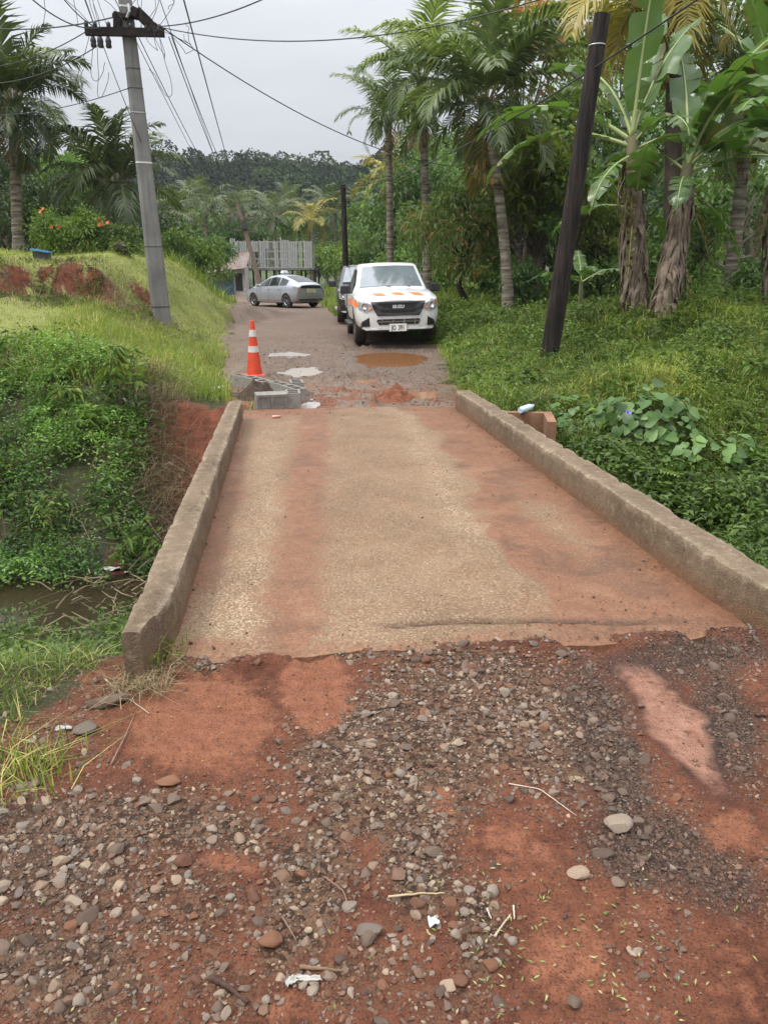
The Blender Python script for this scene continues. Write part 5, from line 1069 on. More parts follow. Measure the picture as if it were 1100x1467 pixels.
def palm(label, base, crown, L, nf, r0, seed, group, mat=None, dens=15, up=.9, low=-.75, bark=None, dead=2, hang=.55, taper=.75, curve=.25, azs=None):
    r = np.random.default_rng(seed); base = Vector(base); crown = Vector(crown); t = thing('coconut_palm', label, 'palm tree', base, 0, group); c = crown - base; P = []
    for s in np.linspace(-.02, 1, 26): q = max(s, 0) ** (1 + curve); P.append(Vector((c.x * q, c.y * q, c.z * s)))
    rad = r0 * (1 - (1 - taper) * np.linspace(0, 1, 26)) * (1 + .55 * np.exp(-np.linspace(0, 1, 26) * 14)); rad = rad * (1 + .05 * np.sin(np.arange(26) * 2.4))
    MB().tube(P, rad, 14, wob=.05).obj('trunk', bark or M_BARKP, t, True, 60)
    b = MB(); b.tube([c + Vector((0, 0, -.5)), c + Vector((0, 0, .15))], (r0 * .9, r0 * 1.1), 9, .25)
    for k in range(nf):
        f = (k + .5) / nf; az = k * 2.39996 + r.normal() * .15; el = up * (1 - f) ** .8 * 1.55 + low * f ** 1.3 + r.normal() * .17; el = min(el, 1.5)
        tint = .28 + .55 * r.random() * (1 - .4 * f); LL = L * (.72 + .28 * math.sin(math.pi * min(1, .25 + f))) * (1 + .08 * r.normal())
        if k >= nf - dead: tint, el = .04 + .1 * r.random(), -1.0 - .3 * r.random()
        frond_geo(b, np.array(c) + np.array([math.cos(az), math.sin(az), .1]) * .1, az, el, LL, .8 + .6 * f + .65 * r.random(), dens, r, tint, hang + .5 * f)
    b.obj('crown', [mat or F_PALM, M_RACHIS], t); return t
def gz(px, py, Y):
    p = at(px, py, Y); return Vector((p.x, p.y, h1(p.x, p.y) - .05))
GP = 'coconut palms along the road'
palm('dark coconut palm on the lawn terrace behind the hibiscus bushes', gz(28, 368, 27), at(20, 150, 27), 3.2, 34, .19, 1, GP, mat=F_PALMD, dens=17, low=-.95, dead=1)
palm('low coconut palm with drooping fronds directly behind the concrete pole', gz(172, 360, 29), at(166, 268, 29), 3.0, 30, .2, 2, GP, mat=F_PALMD, dens=17, low=-.75, dead=1)
palm('coconut palm with the big crown reaching over the road', gz(728, 432, 21), at(694, 150, 21.5), 3.15, 30, .145, 3, GP, dens=20, low=-.6, dead=3, curve=.5)
palm('coconut palm with a slim straight trunk right behind the white pickup', gz(613, 392, 29), at(604, 118, 29), 3.1, 26, .16, 4, GP, dens=17, low=-.6, dead=2)
palm('coconut palm leaning at the road edge behind the black post', gz(560, 385, 33), at(556, 170, 33), 2.5, 20, .16, 5, GP, dens=15, low=-.7, dead=2)
palm('yellow fronded coconut palm beyond the two parked pickups', gz(566, 380, 42), at(562, 258, 42), 2.3, 18, .17, 6, GP, mat=F_PALMY, dens=14, low=-.9, bark=M_BARKD, dead=0)
palm('coconut palm with yellowing fronds hanging above the banana plants', gz(958, 440, 18.5), at(965, -25, 18.5), 3.3, 22, .20, 7, GP, mat=F_PALMY, dens=15, low=-1.1, bark=M_BARKD, dead=0)
palm('coconut palm with a pale slanting trunk beyond the banana plants', gz(1040, 455, 19.5), at(1074, 140, 19.5), 3.0, 24, .17, 8, GP, dens=15, low=-1.1, dead=3)
palm('coconut palm with fronds behind the broadleaf trees at the black post', gz(830, 420, 30), at(845, 40, 30), 3.0, 20, .16, 9, GP, mat=F_PALMY, dens=13, dead=0)
palm('short coconut palm with frond fan low beside the black post', gz(775, 395, 27), at(775, 225, 27), 3.2, 20, .17, 31, GP, dens=14, low=-.9, dead=2)
GF = 'distant coconut palms behind the house'
for i, (px, py, bx, by, Y, L, lab, yl) in enumerate(((295, 298, 297, 372, 68, 3.1, 'distant coconut palm standing left of the house above the tall weeds', 0), (328, 306, 326, 372, 72, 2.9, 'distant coconut palm just left of the leaning timber pole', 0), (252, 300, 252, 372, 64, 3.0, 'distant coconut palm half hidden behind the concrete pole and bush', 0), (394, 312, 393, 372, 70, 3.2, 'distant coconut palm standing over the middle of the house', 0), (425, 306, 426, 372, 78, 3.1, 'distant coconut palm above the house, right of the middle one', 0),
        (447, 318, 448, 372, 69, 2.9, 'distant coconut palm with yellowed fronds at the house corner', 1), (480, 308, 481, 375, 72, 3.3, 'distant coconut palm behind the straight black post', 0), (527, 345, 528, 382, 56, 3.0, 'low feathery coconut palm between black post and road palms', 0), (520, 300, 522, 375, 75, 3.0, 'distant coconut palm rising beside the black post top', 0), (466, 296, 466, 372, 88, 3.0, 'farthest coconut palm between the house and black post', 0), (412, 290, 412, 372, 92, 3.0, 'farthest coconut palm at the foot of the hill above the house', 0), (272, 282, 272, 370, 90, 3.0, 'farthest coconut palm at the hill foot beside the concrete pole', 0), (348, 296, 349, 372, 86, 2.8, 'far coconut palm at the hill foot behind the leaning timber pole', 0), (232, 318, 232, 380, 52, 2.8, 'coconut palm fan in the bushes beside the concrete pole', 0))):
    palm(lab, gz(bx, by, Y), at(px, py, Y), L, 18, .16, 40 + i, GF, mat=F_PALMY if yl else F_PALMD, dens=9, low=-.9, dead=1)

# ------------------------------------------------------------------ banana plants
def banana_leaf(t, base, az, el, L, Wd, droop, tear_, seed, fold=.25, tint=.6, roll=0):
    r = np.random.default_rng(seed); tear = tear_ + .12; n = 26; P = [np.array(base, float)]; e = el
    for k in range(n): s = k / n; e -= droop / n * (.25 + 1.6 * s); P.append(P[-1] + np.array([math.cos(az) * math.cos(e), math.sin(az) * math.cos(e), math.sin(e)]) * L / n)
    P = np.array(P); T = unit(np.gradient(P, axis=0)); S = unit(np.cross(T, [0, 0, 1.]) if abs(el) < 1.3 else np.cross(T, [math.cos(az), math.sin(az), .2])); N = unit(np.cross(S, T))
    S, N = S * math.cos(roll) + N * math.sin(roll), N * math.cos(roll) - S * math.sin(roll)
    b = MB(); b.tube(P, np.linspace(.035, .006, n + 1) * (L / 2.4), 6, .5, 1); k0 = int(n * .16); s = np.linspace(0, 1, n + 1 - k0); w = Wd * .5 * np.clip(np.sin(np.pi * np.clip(.03 + s * .96, 0, 1) ** .85), 0, 1) ** .55
    for sg in (-1, 1):
        off = 0; i = 0
        while i < len(s) - 1:
            j = i + 1 if tear and r.random() < tear else min(i + r.integers(2, 6), len(s) - 1) if tear else len(s) - 1
            rows = np.arange(i, j + 1); Q = P[k0 + rows]; dr = r.uniform(-.1, .5) * (1 if tear else 0); sw = r.normal() * .06 * (1 if tear else 0); V = []
            for q, ii in enumerate(rows):
                ww = w[ii] * (1 - (.10 * r.random() if tear else 0)); sd, nn, tt = S[k0 + ii] * sg, N[k0 + ii], T[k0 + ii]
                for u in (0, .33, .68, 1): V.append(P[k0 + ii] + sd * ww * u * math.cos(fold) + nn * ww * (u * math.sin(fold) * (1 if u < .5 else .9) - u * u * (.18 + dr)) + tt * (sw + .10 * w[ii]) * u + N[k0 + ii] * .03 * math.sin(ii * .9 + seed) * u + nn * .006 * math.sin(ii * 2.1 + u * 4))
            F = gridF(len(rows), 4); b.add(V, [F if sg > 0 else F[:, ::-1]], np.clip(tint + r.normal(size=len(F)) * .03 + (-.55 * np.tile([0, 0, 1], len(rows) - 1) * (r.random() < (.16 if tear else .05))), 0, 1)); i = j
    b.obj('leaf', [F_BAN, M_MIDRIB], t, True); return P
def banana(label, base, top, r0, leaves, seed, group='banana plants on the weedy mound', flaps=210):
    r = np.random.default_rng(seed); base = Vector(base); c = Vector(top) - base; t = thing('banana_plant', label, 'banana plant', base, 0, group)
    P = [c * s for s in np.linspace(-.02, 1, 16)]; MB().tube(P, r0 * np.linspace(1, .55, 16), 12, wob=.04).obj('stem', plain('banana_stem', (.14, .12, .07), .7, c2=(.22, .20, .10), scale=4), t, True, 60)
    b = MB()
    for k in range(flaps):
        s = r.random() ** 1.1 * .92; a = r.random() * 6.283; rr = r0 * (1 - .45 * s) * 1.06; p = np.array(c) * s + np.array([math.cos(a), math.sin(a), 0]) * rr; o = np.array([math.cos(a), math.sin(a), 0]); tg = np.array([-o[1], o[0], 0]); L = r.uniform(.25, .75) * (.5 + s); w = r.uniform(.035, .12); out = r.uniform(.0, .10)
        V = []
        for q in range(5): u = q / 4; m = p + o * out * math.sin(u * 2.4) - np.array([0, 0, 1]) * L * u + tg * .04 * math.sin(u * 3 + k); V += [m - tg * w * (1 - .55 * u) * .5, m + o * .015, m + tg * w * (1 - .55 * u) * .5]
        b.add(V, [gridF(5, 3)])
    if flaps: b.obj('dry_sheaths', M_SHEATH, t)
    for i in range(4 if flaps else 0): banana_leaf(t, np.array(c) * r.uniform(.55, .92), r.random() * 6.28, -1.0 - .4 * r.random(), r.uniform(.9, 1.6), .26, .25, .9, seed * 91 + i, .9, .02)
    for i, l in enumerate(leaves): banana_leaf(t, np.array(c) * l[0], *l[1:], seed * 50 + i)
    return t
# (height on stem, azimuth, elevation, length, width, droop, tear, ...)
PI = math.pi
banana('taller banana plant with the upright leaf, trunk wrapped in dry sheaths', gz(912, 452, 14.0), at(905, 195, 14.0), .17,
       [(1.0, -1.45, 1.50, 2.7, .62, .25, 0), (.97, 2.9, .62, 2.9, .55, 1.5, .75), (.94, 3.0, .38, 2.7, .50, 1.5, .8), (.99, 2.3, 1.15, 2.4, .62, 1.35, .1), (1.0, .35, 1.25, 2.2, .6, .6, .1), (.95, -1.1, .75, 1.7, .5, 2.6, .7), (.92, -.2, .5, 1.9, .5, 1.9, .5), (.62, -1.75, .95, 1.5, .52, 1.0, 0), (.95, 1.4, .9, 2.3, .55, 1.2, .3), (.60, 3.0, .25, 1.6, .34, 1.5, .15), (.90, -2.4, -.3, 1.5, .4, 1.0, .6), (.98, 1.0, 1.3, 2.3, .6, .5, .1), (.6, .5, -.2, 1.4, .4, .9, .4)], 1)
banana('banana plant with a ragged sheath wrapped trunk slanting toward the road palms', gz(948, 455, 13.6), at(985, 235, 13.8), .16,
       [(1.0, .25, .85, 2.3, .72, 1.6, .05), (.98, -.7, .75, 1.9, .74, 2.0, .0), (.98, -1.2, 1.2, 2.5, .66, 2.2, .0), (.95, -.2, .35, 2.2, .5, 1.1, .3), (1.0, .9, 1.1, 2.6, .6, 1.0, .2), (1.0, -1.3, 1.15, 2.2, .55, 1.2, .2), (.95, 2.6, .7, 1.7, .5, 1.6, .4), (1.0, 1.7, 1.35, 2.4, .6, .5, .1), (.85, .0, -.5, 1.6, .4, .8, .6), (.9, -2.0, .1, 1.3, .4, 1.6, .6), (1.0, .3, 1.2, 2.9, .55, .8, .1)], 2)
banana('banana plant at the frame edge with broad leaves reaching over its neighbour', gz(1112, 458, 14.6), at(1116, 215, 14.6), .18,
       [(1.0, 2.9, 1.0, 2.3, .70, 1.3, .05), (.97, -2.4, .95, 2.0, .66, 1.7, .1), (.95, 3.1, .45, 2.0, .55, 1.3, .2), (1.0, 2.4, 1.3, 2.6, .62, .7, .05), (.96, -1.7, .8, 1.8, .6, 1.8, .3), (1.0, -2.8, 1.3, 2.6, .6, .5, .1), (1.0, .4, 1.0, 2.2, .6, 1.2, .2)], 4)
banana('young banana plant with pale leaves in the undergrowth behind the black post', gz(832, 432, 19), at(832, 405, 19), .08, [(1, 3.0, .5, 1.3, .35, 1.2, .2), (1, .2, .6, 1.4, .36, 1.2, .2), (1, -1.5, .8, 1.1, .36, 1.4, .1), (1, 1.5, 1.0, 1.3, .36, .9, .1), (1, -2.3, .4, 1.2, .34, 1.2, .2)], 3, flaps=0)

# ------------------------------------------------------------------ broadleaf trees and shrubs
def crown_pts(r, n, rx, ry, rz, ncl, cs, shell=.5):
    C = unit(r.normal(size=(ncl, 3))) * (shell + (1 - shell) * r.random((ncl, 1)) ** .6); C[:, 2] = np.where(C[:, 2] < -.55, -C[:, 2] * .5, C[:, 2]); C = C * [rx, ry, rz]
    k = r.integers(0, ncl, n); sz = cs * (.6 + .8 * r.random(ncl)); O = unit(r.normal(size=(n, 3))) * r.random((n, 1)) ** .5; P = C[k] + O * sz[k][:, None] * [1.15, 1.15, .75]
    return C, P, O, k
def broadleaf(label, cat, base, c, rad, n, ls, mat, seed, name='broadleaf_tree', group='broadleaf trees beside the palms', bark=None, ncl=26, lw=.5, r0=.14, tb=0.0, cs=None, extra=None, long=False):
    r = np.random.default_rng(seed); base = Vector(base); c = Vector(c) - base; t = thing(name, label, cat, base, 0, group); rx, ry, rz = rad; C, P, O, k = crown_pts(r, n, rx, ry, rz, ncl, cs or .34 * (rx + rz) / 2)
    b = MB(); cz = np.array(c); top = cz * .72; b.tube([Vector((0, 0, -.1)), c * .3 + Vector((r.normal() * .1, r.normal() * .1, 0)), Vector(top)], (r0 * 1.3, r0, r0 * .6), 9, wob=.05)
    for q in C[:16]:
        e = cz + q * .9; m = top * .5 + e * .5 + r.normal(size=3) * .12 - [0, 0, .1]; st_ = top * r.uniform(.55, 1); b.tube([st_, m, e], (r0 * .45, r0 * .25, r0 * .08), 6)
    b.obj('trunk', bark or M_BARK, t, True)
    D = unit(O + r.normal(size=(n, 3)) * .6 + [0, 0, -.15 if not long else -.6]); cl = r.random(ncl) * .5
    tint = np.clip(.12 + cl[k] + .3 * r.random(n) + tb, 0, 1)
    V, F = leaf_geo(P + cz, D, ls * (.6 + .8 * r.random(n)), ls * lw * (.7 + .6 * r.random(n)), r, .2)
    mb = MB(); mb.add(V, [F], np.repeat(tint, 2)); mb.obj('crown', mat, t)
    if extra: extra(t, cz, C, P, r)
    return t
GB = 'broadleaf trees beside the palms'
for i, (px, py, bx, by, Y, rad, n, ls, mt, lab, kw) in enumerate((
    (655, 330, 676, 420, 25, (1.5, 1.5, 2.0), 3200, .22, F_TREER, 'small tree with reddish young leaf tips behind the white pickup', dict(bark=M_BARKD, r0=.09, long=True, lw=.3)),
    (600, 305, 600, 392, 40, (2.6, 2.6, 3.2), 3800, .26, F_TREED, 'dark vine draped tree behind the slim palm trunks', dict(ncl=40)),
    (770, 280, 765, 415, 24, (1.7, 1.7, 1.7), 2200, .26, F_TREEY, 'light green broadleaf tree with large leaves beside the black post', dict(ncl=22)),
    (742, 75, 752, 410, 27, (1.5, 1.5, 1.5), 2000, .24, F_TREER, 'tall thin tree with red tinged leaves above the palms', dict(tb=.10, r0=.10)),
    (815, 235, 826, 420, 27, (2.3, 2.3, 2.6), 3000, .24, F_TREE, 'bushy green tree directly behind the leaning black post', dict()),
    (895, 300, 905, 430, 28, (3.0, 2.6, 3.0), 3600, .24, F_TREED, 'dark dense tree behind the banana trunks', dict(ncl=36)),
    (1035, 345, 1030, 440, 24, (2.6, 2.4, 2.2), 3400, .22, F_TREED, 'dark dense tree behind the pale slanting palm trunk', dict(ncl=34)),
    (1010, 235, 1010, 430, 31, (3.2, 3.0, 2.8), 3400, .25, F_TREE, 'high broadleaf tree filling the gap between palms and bananas', dict(ncl=36)),
    (710, 330, 705, 410, 33, (2.6, 2.4, 2.4), 3000, .24, F_TREED, 'dark tree behind the leaning palm trunk', dict(ncl=34)),
    (875, 120, 890, 430, 31, (2.4, 2.2, 2.2), 2600, .25, F_TREE, 'tall green tree rising behind the banana leaves', dict(tb=.1)),
    (1065, 90, 1075, 440, 27, (2.4, 2.2, 2.4), 2600, .25, F_TREE, 'tall tree crowded behind the palm crown over the bananas', dict()),
    (545, 345, 545, 385, 48, (2.2, 2.2, 2.2), 3000, .28, F_TREE, 'rounded green tree behind the road palms near the pickups', dict()),
    (640, 250, 640, 395, 44, (2.2, 2.2, 2.6), 3800, .28, F_TREED, 'dark tree showing between the two slim palm trunks', dict()),
    (790, 350, 790, 410, 34, (3.0, 2.4, 1.9), 3200, .24, F_TREED, 'low dark tree behind the light green broadleaf tree', dict(ncl=34)),
    (690, 390, 690, 415, 30, (1.6, 1.4, .9), 2200, .2, F_TREE, 'leafy shrub in the understory behind the white pickup', dict(r0=.05)),
    (755, 405, 755, 420, 22, (.7, .7, .6), 1400, .14, F_TREED, 'dark shrub at the foot of the leaning palm', dict(r0=.04)),
    (940, 395, 940, 425, 23, (2.0, 1.6, .9), 3000, .2, F_TREE, 'green understory shrub behind the banana trunks', dict(r0=.05)),
    (1085, 420, 1080, 450, 19, (1.2, 1.1, .8), 2400, .18, F_TREED, 'dark shrub at the frame edge beyond the slanting palm', dict(r0=.05)),
    (870, 385, 870, 415, 26, (1.8, 1.5, 1.1), 3000, .2, F_TREE, 'green shrub between the black post and the banana trunks', dict(r0=.05)),
    (5, 300, 5, 365, 33, (2.6, 2.4, 2.2), 3600, .24, F_DUSK, 'broadleaf tree behind the dark palm on the lawn terrace', dict()),
    (100, 262, 100, 350, 42, (1.7, 1.6, 1.9), 2200, .28, F_TREE, 'broadleaf tree showing between the two palms behind the pole', dict()),
    (60, 320, 60, 362, 36, (2.4, 2.2, 1.6), 3000, .22, F_DUSK, 'dark low tree behind the hibiscus bush', dict()),
    (252, 372, 252, 400, 33, (1.6, 1.4, 1.0), 3000, .17, F_WEED, 'green bush beside the foot of the concrete pole', dict(r0=.04)),
    (215, 345, 215, 385, 36, (1.8, 1.5, 1.5), 3000, .19, F_DUSK, 'bush hidden behind the concrete pole', dict(r0=.05)),
    (283, 385, 283, 405, 42, (1.8, 1.5, .9), 2600, .2, F_WEED, 'bright green bush at the road bend', dict(r0=.04)),
    (313, 362, 313, 395, 54, (1.1, 1.0, 1.2), 1800, .2, F_TREED, 'small dark tree growing over the blue shed roof', dict(r0=.06)),
    (470, 372, 470, 396, 66, (3.0, 2.2, 1.5), 3200, .3, F_WEED, 'tall weedy thicket right of the stud frame house', dict(r0=.05)),
    (515, 378, 515, 396, 48, (2.0, 1.7, .9), 2600, .24, F_WEED, 'green thicket behind the straight black post', dict(r0=.05)),
    (370, 350, 370, 385, 72, (4.0, 2.6, 2.2), 3600, .34, F_TREED, 'dark trees massed behind the stud frame house', dict(r0=.1)),
    (600, 385, 600, 400, 36, (2.2, 1.7, .9), 2800, .22, F_TREE, 'shrubs under the slim palms beyond the white pickup', dict(r0=.05)),
    (445, 345, 445, 385, 80, (4.0, 3, 3.0), 3600, .38, F_TREED, 'dark tree beyond the house beside the yellow palm', dict(r0=.1)),
    (290, 350, 290, 385, 82, (4.0, 3, 3.0), 3600, .38, F_TREED, 'dark tree beyond the blue shed', dict(r0=.1)))):
    broadleaf(lab, 'shrub' if 'shrub' in lab or 'bush' in lab or 'thicket' in lab else 'tree', gz(bx, by, Y), at(px, py, Y), rad, n, ls, mt, 300 + i, name='shrub' if cat_ in lab else 'broadleaf_tree', **kw) if False else broadleaf(lab, 'shrub' if any(w in lab for w in ('shrub', 'bush ', 'thicket')) else 'tree', gz(bx, by, Y), at(px, py, Y), rad, n, ls, mt, 300 + i, name='shrub' if any(w in lab for w in ('shrub', 'bush ', 'thicket')) else 'broadleaf_tree', **kw)
for i, (px, py, bx, by, Y, rad, n, lab) in enumerate((
    (742, 300, 745, 425, 23.5, (.9, .8, 1.0), 700, 'slender pale trunked tree with a thin crown between the leaning palm and the black post'), (826, 290, 818, 428, 23, (1.0, .9, 1.2), 800, 'slender pale trunked tree just beyond the black post'),
    (862, 330, 858, 425, 24, (.9, .8, .8), 600, 'slender dark trunked tree between the black post and the banana trunks'), (1005, 330, 1000, 440, 22, (.9, .8, .9), 600, 'slender tree standing between the slanting banana and the pale palm trunk'),
    (670, 300, 690, 415, 30, (.9, .8, .9), 700, 'slender tree behind the small red tipped tree'))):
    broadleaf(lab, 'tree', gz(bx, by, Y), at(px, py, Y), rad, n, .2, F_TREEY if i % 2 == 0 else F_TREE, 700 + i, name='slender_tree', group='slender trees in the palm grove', bark=M_BARKD if i == 2 else M_BARKP, r0=.085, ncl=14)
M_HIB = plain('hibiscus_red', (.55, .05, .025), .5, c2=(.65, .12, .04))
def flowers(m):
    def f(t, c, C, P, r):
        k = 0
        for i in r.permutation(len(P)):
            p = P[i]
            if p[1] > -.1 * abs(p[0]) or np.linalg.norm(p / [1.4, 1.2, .95]) < .7: continue
            b = MB(); a0 = r.random() * 6; ax = unit(p + [0, -.6, .1])
            for q in range(5):
                a = a0 + q * 1.2566; s1 = unit(np.cross(ax, [0, 0, 1.])); s2 = np.cross(s1, ax); d = unit(s1 * math.cos(a) + s2 * math.sin(a) + ax * .35)
                V, F = leaf_geo(np.array([p + c + ax * .05]), np.array([d]), .062, .055, r, .1, .2, up=np.array([ax]), mid=.6); b.add(V, [F])
            b.obj('flower', M_HIB, t); k += 1
            if k >= m: break
    return f
broadleaf('big round hibiscus bush with a few red flowers on the lawn terrace', 'hibiscus bush', gz(98, 384, 22.5), at(98, 340, 22.5), (.98, .9, .82), 6500, .10, F_WEED, 401, name='hibiscus_bush', group='hibiscus bushes on the lawn', ncl=40, r0=.03, cs=.30, extra=flowers(4), tb=-.05)
broadleaf('smaller hibiscus bush with many red flowers next to the concrete pole', 'hibiscus bush', gz(170, 392, 23.0), at(165, 357, 23.0), (.80, .8, .66), 4800, .10, F_TREER, 402, name='hibiscus_bush', group='hibiscus bushes on the lawn', ncl=32, r0=.03, cs=.28, extra=flowers(11), tb=-.06)
def stump():
    p = gz(178, 412, 21.0); t = thing('tree_stump', 'mossy old tree stump on the lawn below the flowering bush', 'tree stump', p)
    V, F = lathe([(.24, -.1), (.20, .08), (.16, .22), (.17, .34), (.12, .37), (0, .33)], 28); a = np.arctan2(V[:, 1], V[:, 0]); V *= (1 + .35 * (fbm(np.cos(a) * 3, np.sin(a) * 3 + V[:, 2] * 4, 3, 4) - .5))[:, None]; obj('stump_wood', mesh('stump_wood', V, [F], M_BARKD, smooth=True), t)
    r = np.random.default_rng(3); k = 260; a = r.random(k) * 6.3; z = r.random(k) * .38; P = np.stack([np.cos(a) * .2, np.sin(a) * .2, z], -1); V, F = leaf_geo(P, np.stack([np.cos(a), np.sin(a), r.normal(size=k) * .4], -1), .08, .05, r); MB().add(V, [F], np.repeat(r.random(k), 2)).obj('creeper_leaves', F_WEED, t)
stump()

# ------------------------------------------------------------------ hill and forest
def zhill(x, y): return 25.0 * ss(85, 250, y - .10 * x + 14 * (fbm(x / 60, y / 60, 3, 5) - .5)) * (1 + .30 * (fbm(x / 45 + 7, y * 0 + 1, 3, 8) - .5) + .07 * ss(-30, 40, x)) + .6
def hill():
    gx = np.linspace(-230, 230, 120); gy = np.linspace(70, 420, 90); X, Y = np.meshgrid(gx, gy); Z = zhill(X, Y) + h(X, Y) * .5
    T = NT('hill_ground'); n = T.noise(.05, 5); c = T.mix(T.ramp(n, [(.4, 0), (.62, 1)]), (.025, .04, .014), (.075, .095, .028)); T.col(c); T.set(Roughness=.95)
    obj('hill', mesh('hill', np.stack([X, Y, Z], -1), [gridF(90, 120)[:, ::-1]], T.m, smooth=True), kind='structure')
    r = np.random.default_rng(8); b = MB(); N = 1500; x = r.uniform(-115, 75, N); y = 100 + 165 * r.random(N) ** .8; clear = np.exp(-(((x + 32) / 7) ** 2 + ((y - 165) / 16) ** 2)) + .8 * np.exp(-(((x + 25) / 4.5) ** 2 + ((y - 120) / 14) ** 2)); keep = (r.random(N) > clear * 1.8); x, y = x[keep], y[keep]; z = zhill(x, y) + h(x, y) * .5
    for i in range(len(x)):
        far = y[i] > 205; R0 = r.uniform(1.5, 3.4) * (1.0 if not far else 1.15); hh = R0 * r.uniform(1.0, 1.9) * (1.35 if far and r.random() < .18 else 1); m = 230; O = unit(r.normal(size=(m, 3))); O[:, 2] = np.abs(O[:, 2]) * 1.2 - .35; lob = .72 + .5 * fbm(O[:, 0] * 2.2 + i, O[:, 1] * 2.2 + O[:, 2] * 2, 3, i % 50); P = O * lob[:, None] * [R0, R0, R0 * .85] + [x[i], y[i], z[i] + hh]
        V, F = leaf_geo(P, O + r.normal(size=(m, 3)) * .8, R0 * .22 * (.6 + .7 * r.random(m)), R0 * .17, r, .2); tb = np.clip(r.random() ** 1.5 * .8, 0, 1); b.add(V, [F], np.clip(np.repeat(tb + .2 * r.random(m) , 2), 0, 1))
        if r.random() < .25 or far: b.tube([(x[i], y[i], z[i] - .5), (x[i], y[i], z[i] + hh)], (.16, .1), 5, .5, 1, cap=False)
    b.obj('forest', [F_FOREST, M_BARKD], None, kind='stuff', label='dense dark forest covering the hill behind the house')
F_FOREST = fol('forest_leaf', [(0, (.018, .030, .015)), (.45, (.036, .056, .025)), (.8, (.07, .095, .038)), (1, (.12, .16, .05))], .6, .15, .05, .2, 1.0)
hill()

# ------------------------------------------------------------------ grass and ground cover
def scatter(r, n, x0, x1, y0, y1, keep):
    x = r.uniform(x0, x1, n); y = y0 + (y1 - y0) * r.random(n); k = keep(x, y); ok = r.random(n) < k; return x[ok], y[ok]
def slope_mask(x, y):
    s, t = st(x, y); return s, t, XL(y) - x, x - XR(y)
def grass_obj(name, label, mat, x, y, H, Wd, r, tint, lean=.4):
    P = np.stack([x, y, h(x, y) - .01], -1); V, F = blade_geo(P, H, Wd, r, lean); n = len(x); me = mesh(name, V, F, mat, np.concatenate([tint, tint]), True); return obj(name, me, kind='stuff', label=label)
r9 = np.random.default_rng(99)
# lawn on the left slope
def klawn(x, y):
    s, t, dl, dr = slope_mask(x, y); bare = np.exp(-(((x + 7.2) / 2.0) ** 2 + ((y - 17.4) / .8) ** 2)) * (fbm(x * 2, y * 2, 3, 17) < .55); return (dl > -.1 + .5 * fbm(x * 1.5, y * 1.5, 3, 2)) * np.clip(14 / y, .25, 1) ** 1.5 * (1 - .5 * bare) * (s > 10.5) * (.55 + .6 * fbm(x * .8, y * .8, 3, 19))
x, y = scatter(r9, 130000, -15, -2.2, 11, 36, klawn); d = np.clip(y / 18, .8, 2); grass_obj('lawn_grass', 'short yellowish lawn grass on the slope behind the creek', F_LAWN, x, y, (.045 + .05 * r9.random(len(x))) * d, .012 * d, r9, np.clip(fbm(x * .7, y * .7, 3, 4) * .9 - .1 + .35 * r9.random(len(x)), 0, 1), .7)
# tall verge grass between the bank and the road (left)
def kverge(x, y):
    s, t, dl, dr = slope_mask(x, y); return (dl > -.15 + .5 * fbm(x * 3, y * 3, 3, 2)) * ss(3.6, 2.0, dl) * ss(10.2, 10.8, y) * ss(17.5, 14.5, y)
x, y = scatter(r9, 40000, -7, -2, 10, 18, kverge); n = len(x); hh = (.10 + .26 * r9.random(n) ** 1.5) * (.5 + .9 * fbm(x * 1.2, y * 1.2, 3, 6)); grass_obj('verge_grass', 'tall seeding grass on the verge between the bank and the road', F_GRASS, x, y, hh, .009, r9, np.clip(.25 + .75 * r9.random(n) * (.4 + fbm(x * 2, y * 2, 2, 7)), 0, 1), .45)
k = r9.random(n) < .16; xs, ys = x[k], y[k]; P = np.stack([xs, ys, h(xs, ys) + hh[k] * .9], -1) + r9.normal(size=(k.sum(), 3)) * .03; V, F = leaf_geo(P, r9.normal(size=(len(P), 3)) * .5 + [0, 0, .6], .05, .014, r9); obj('grass_seed_heads', mesh('grass_seed_heads', V, [F], F_DRY, np.repeat(.55 + .45 * r9.random(len(P)), 2)), kind='stuff', label='straw coloured seed heads on the verge grass')
# far grass strips by the bend and the grass behind the taxi
def kfar(x, y):
    s, t, dl, dr = slope_mask(x, y); return ((dl > .0) | (dr > -.1)) * np.clip(30 / y, .2, 1)
x, y = scatter(r9, 60000, -26, 16, 26, 66, kfar); n = len(x); grass_obj('rough_grass', 'rough green grass around the road bend and house', F_GRASS, x, y, .22 + .35 * r9.random(n) * (fbm(x * .5, y * .5, 3, 3) + .3), .035, r9, np.clip(.2 + .55 * r9.random(n), 0, 1), .5)
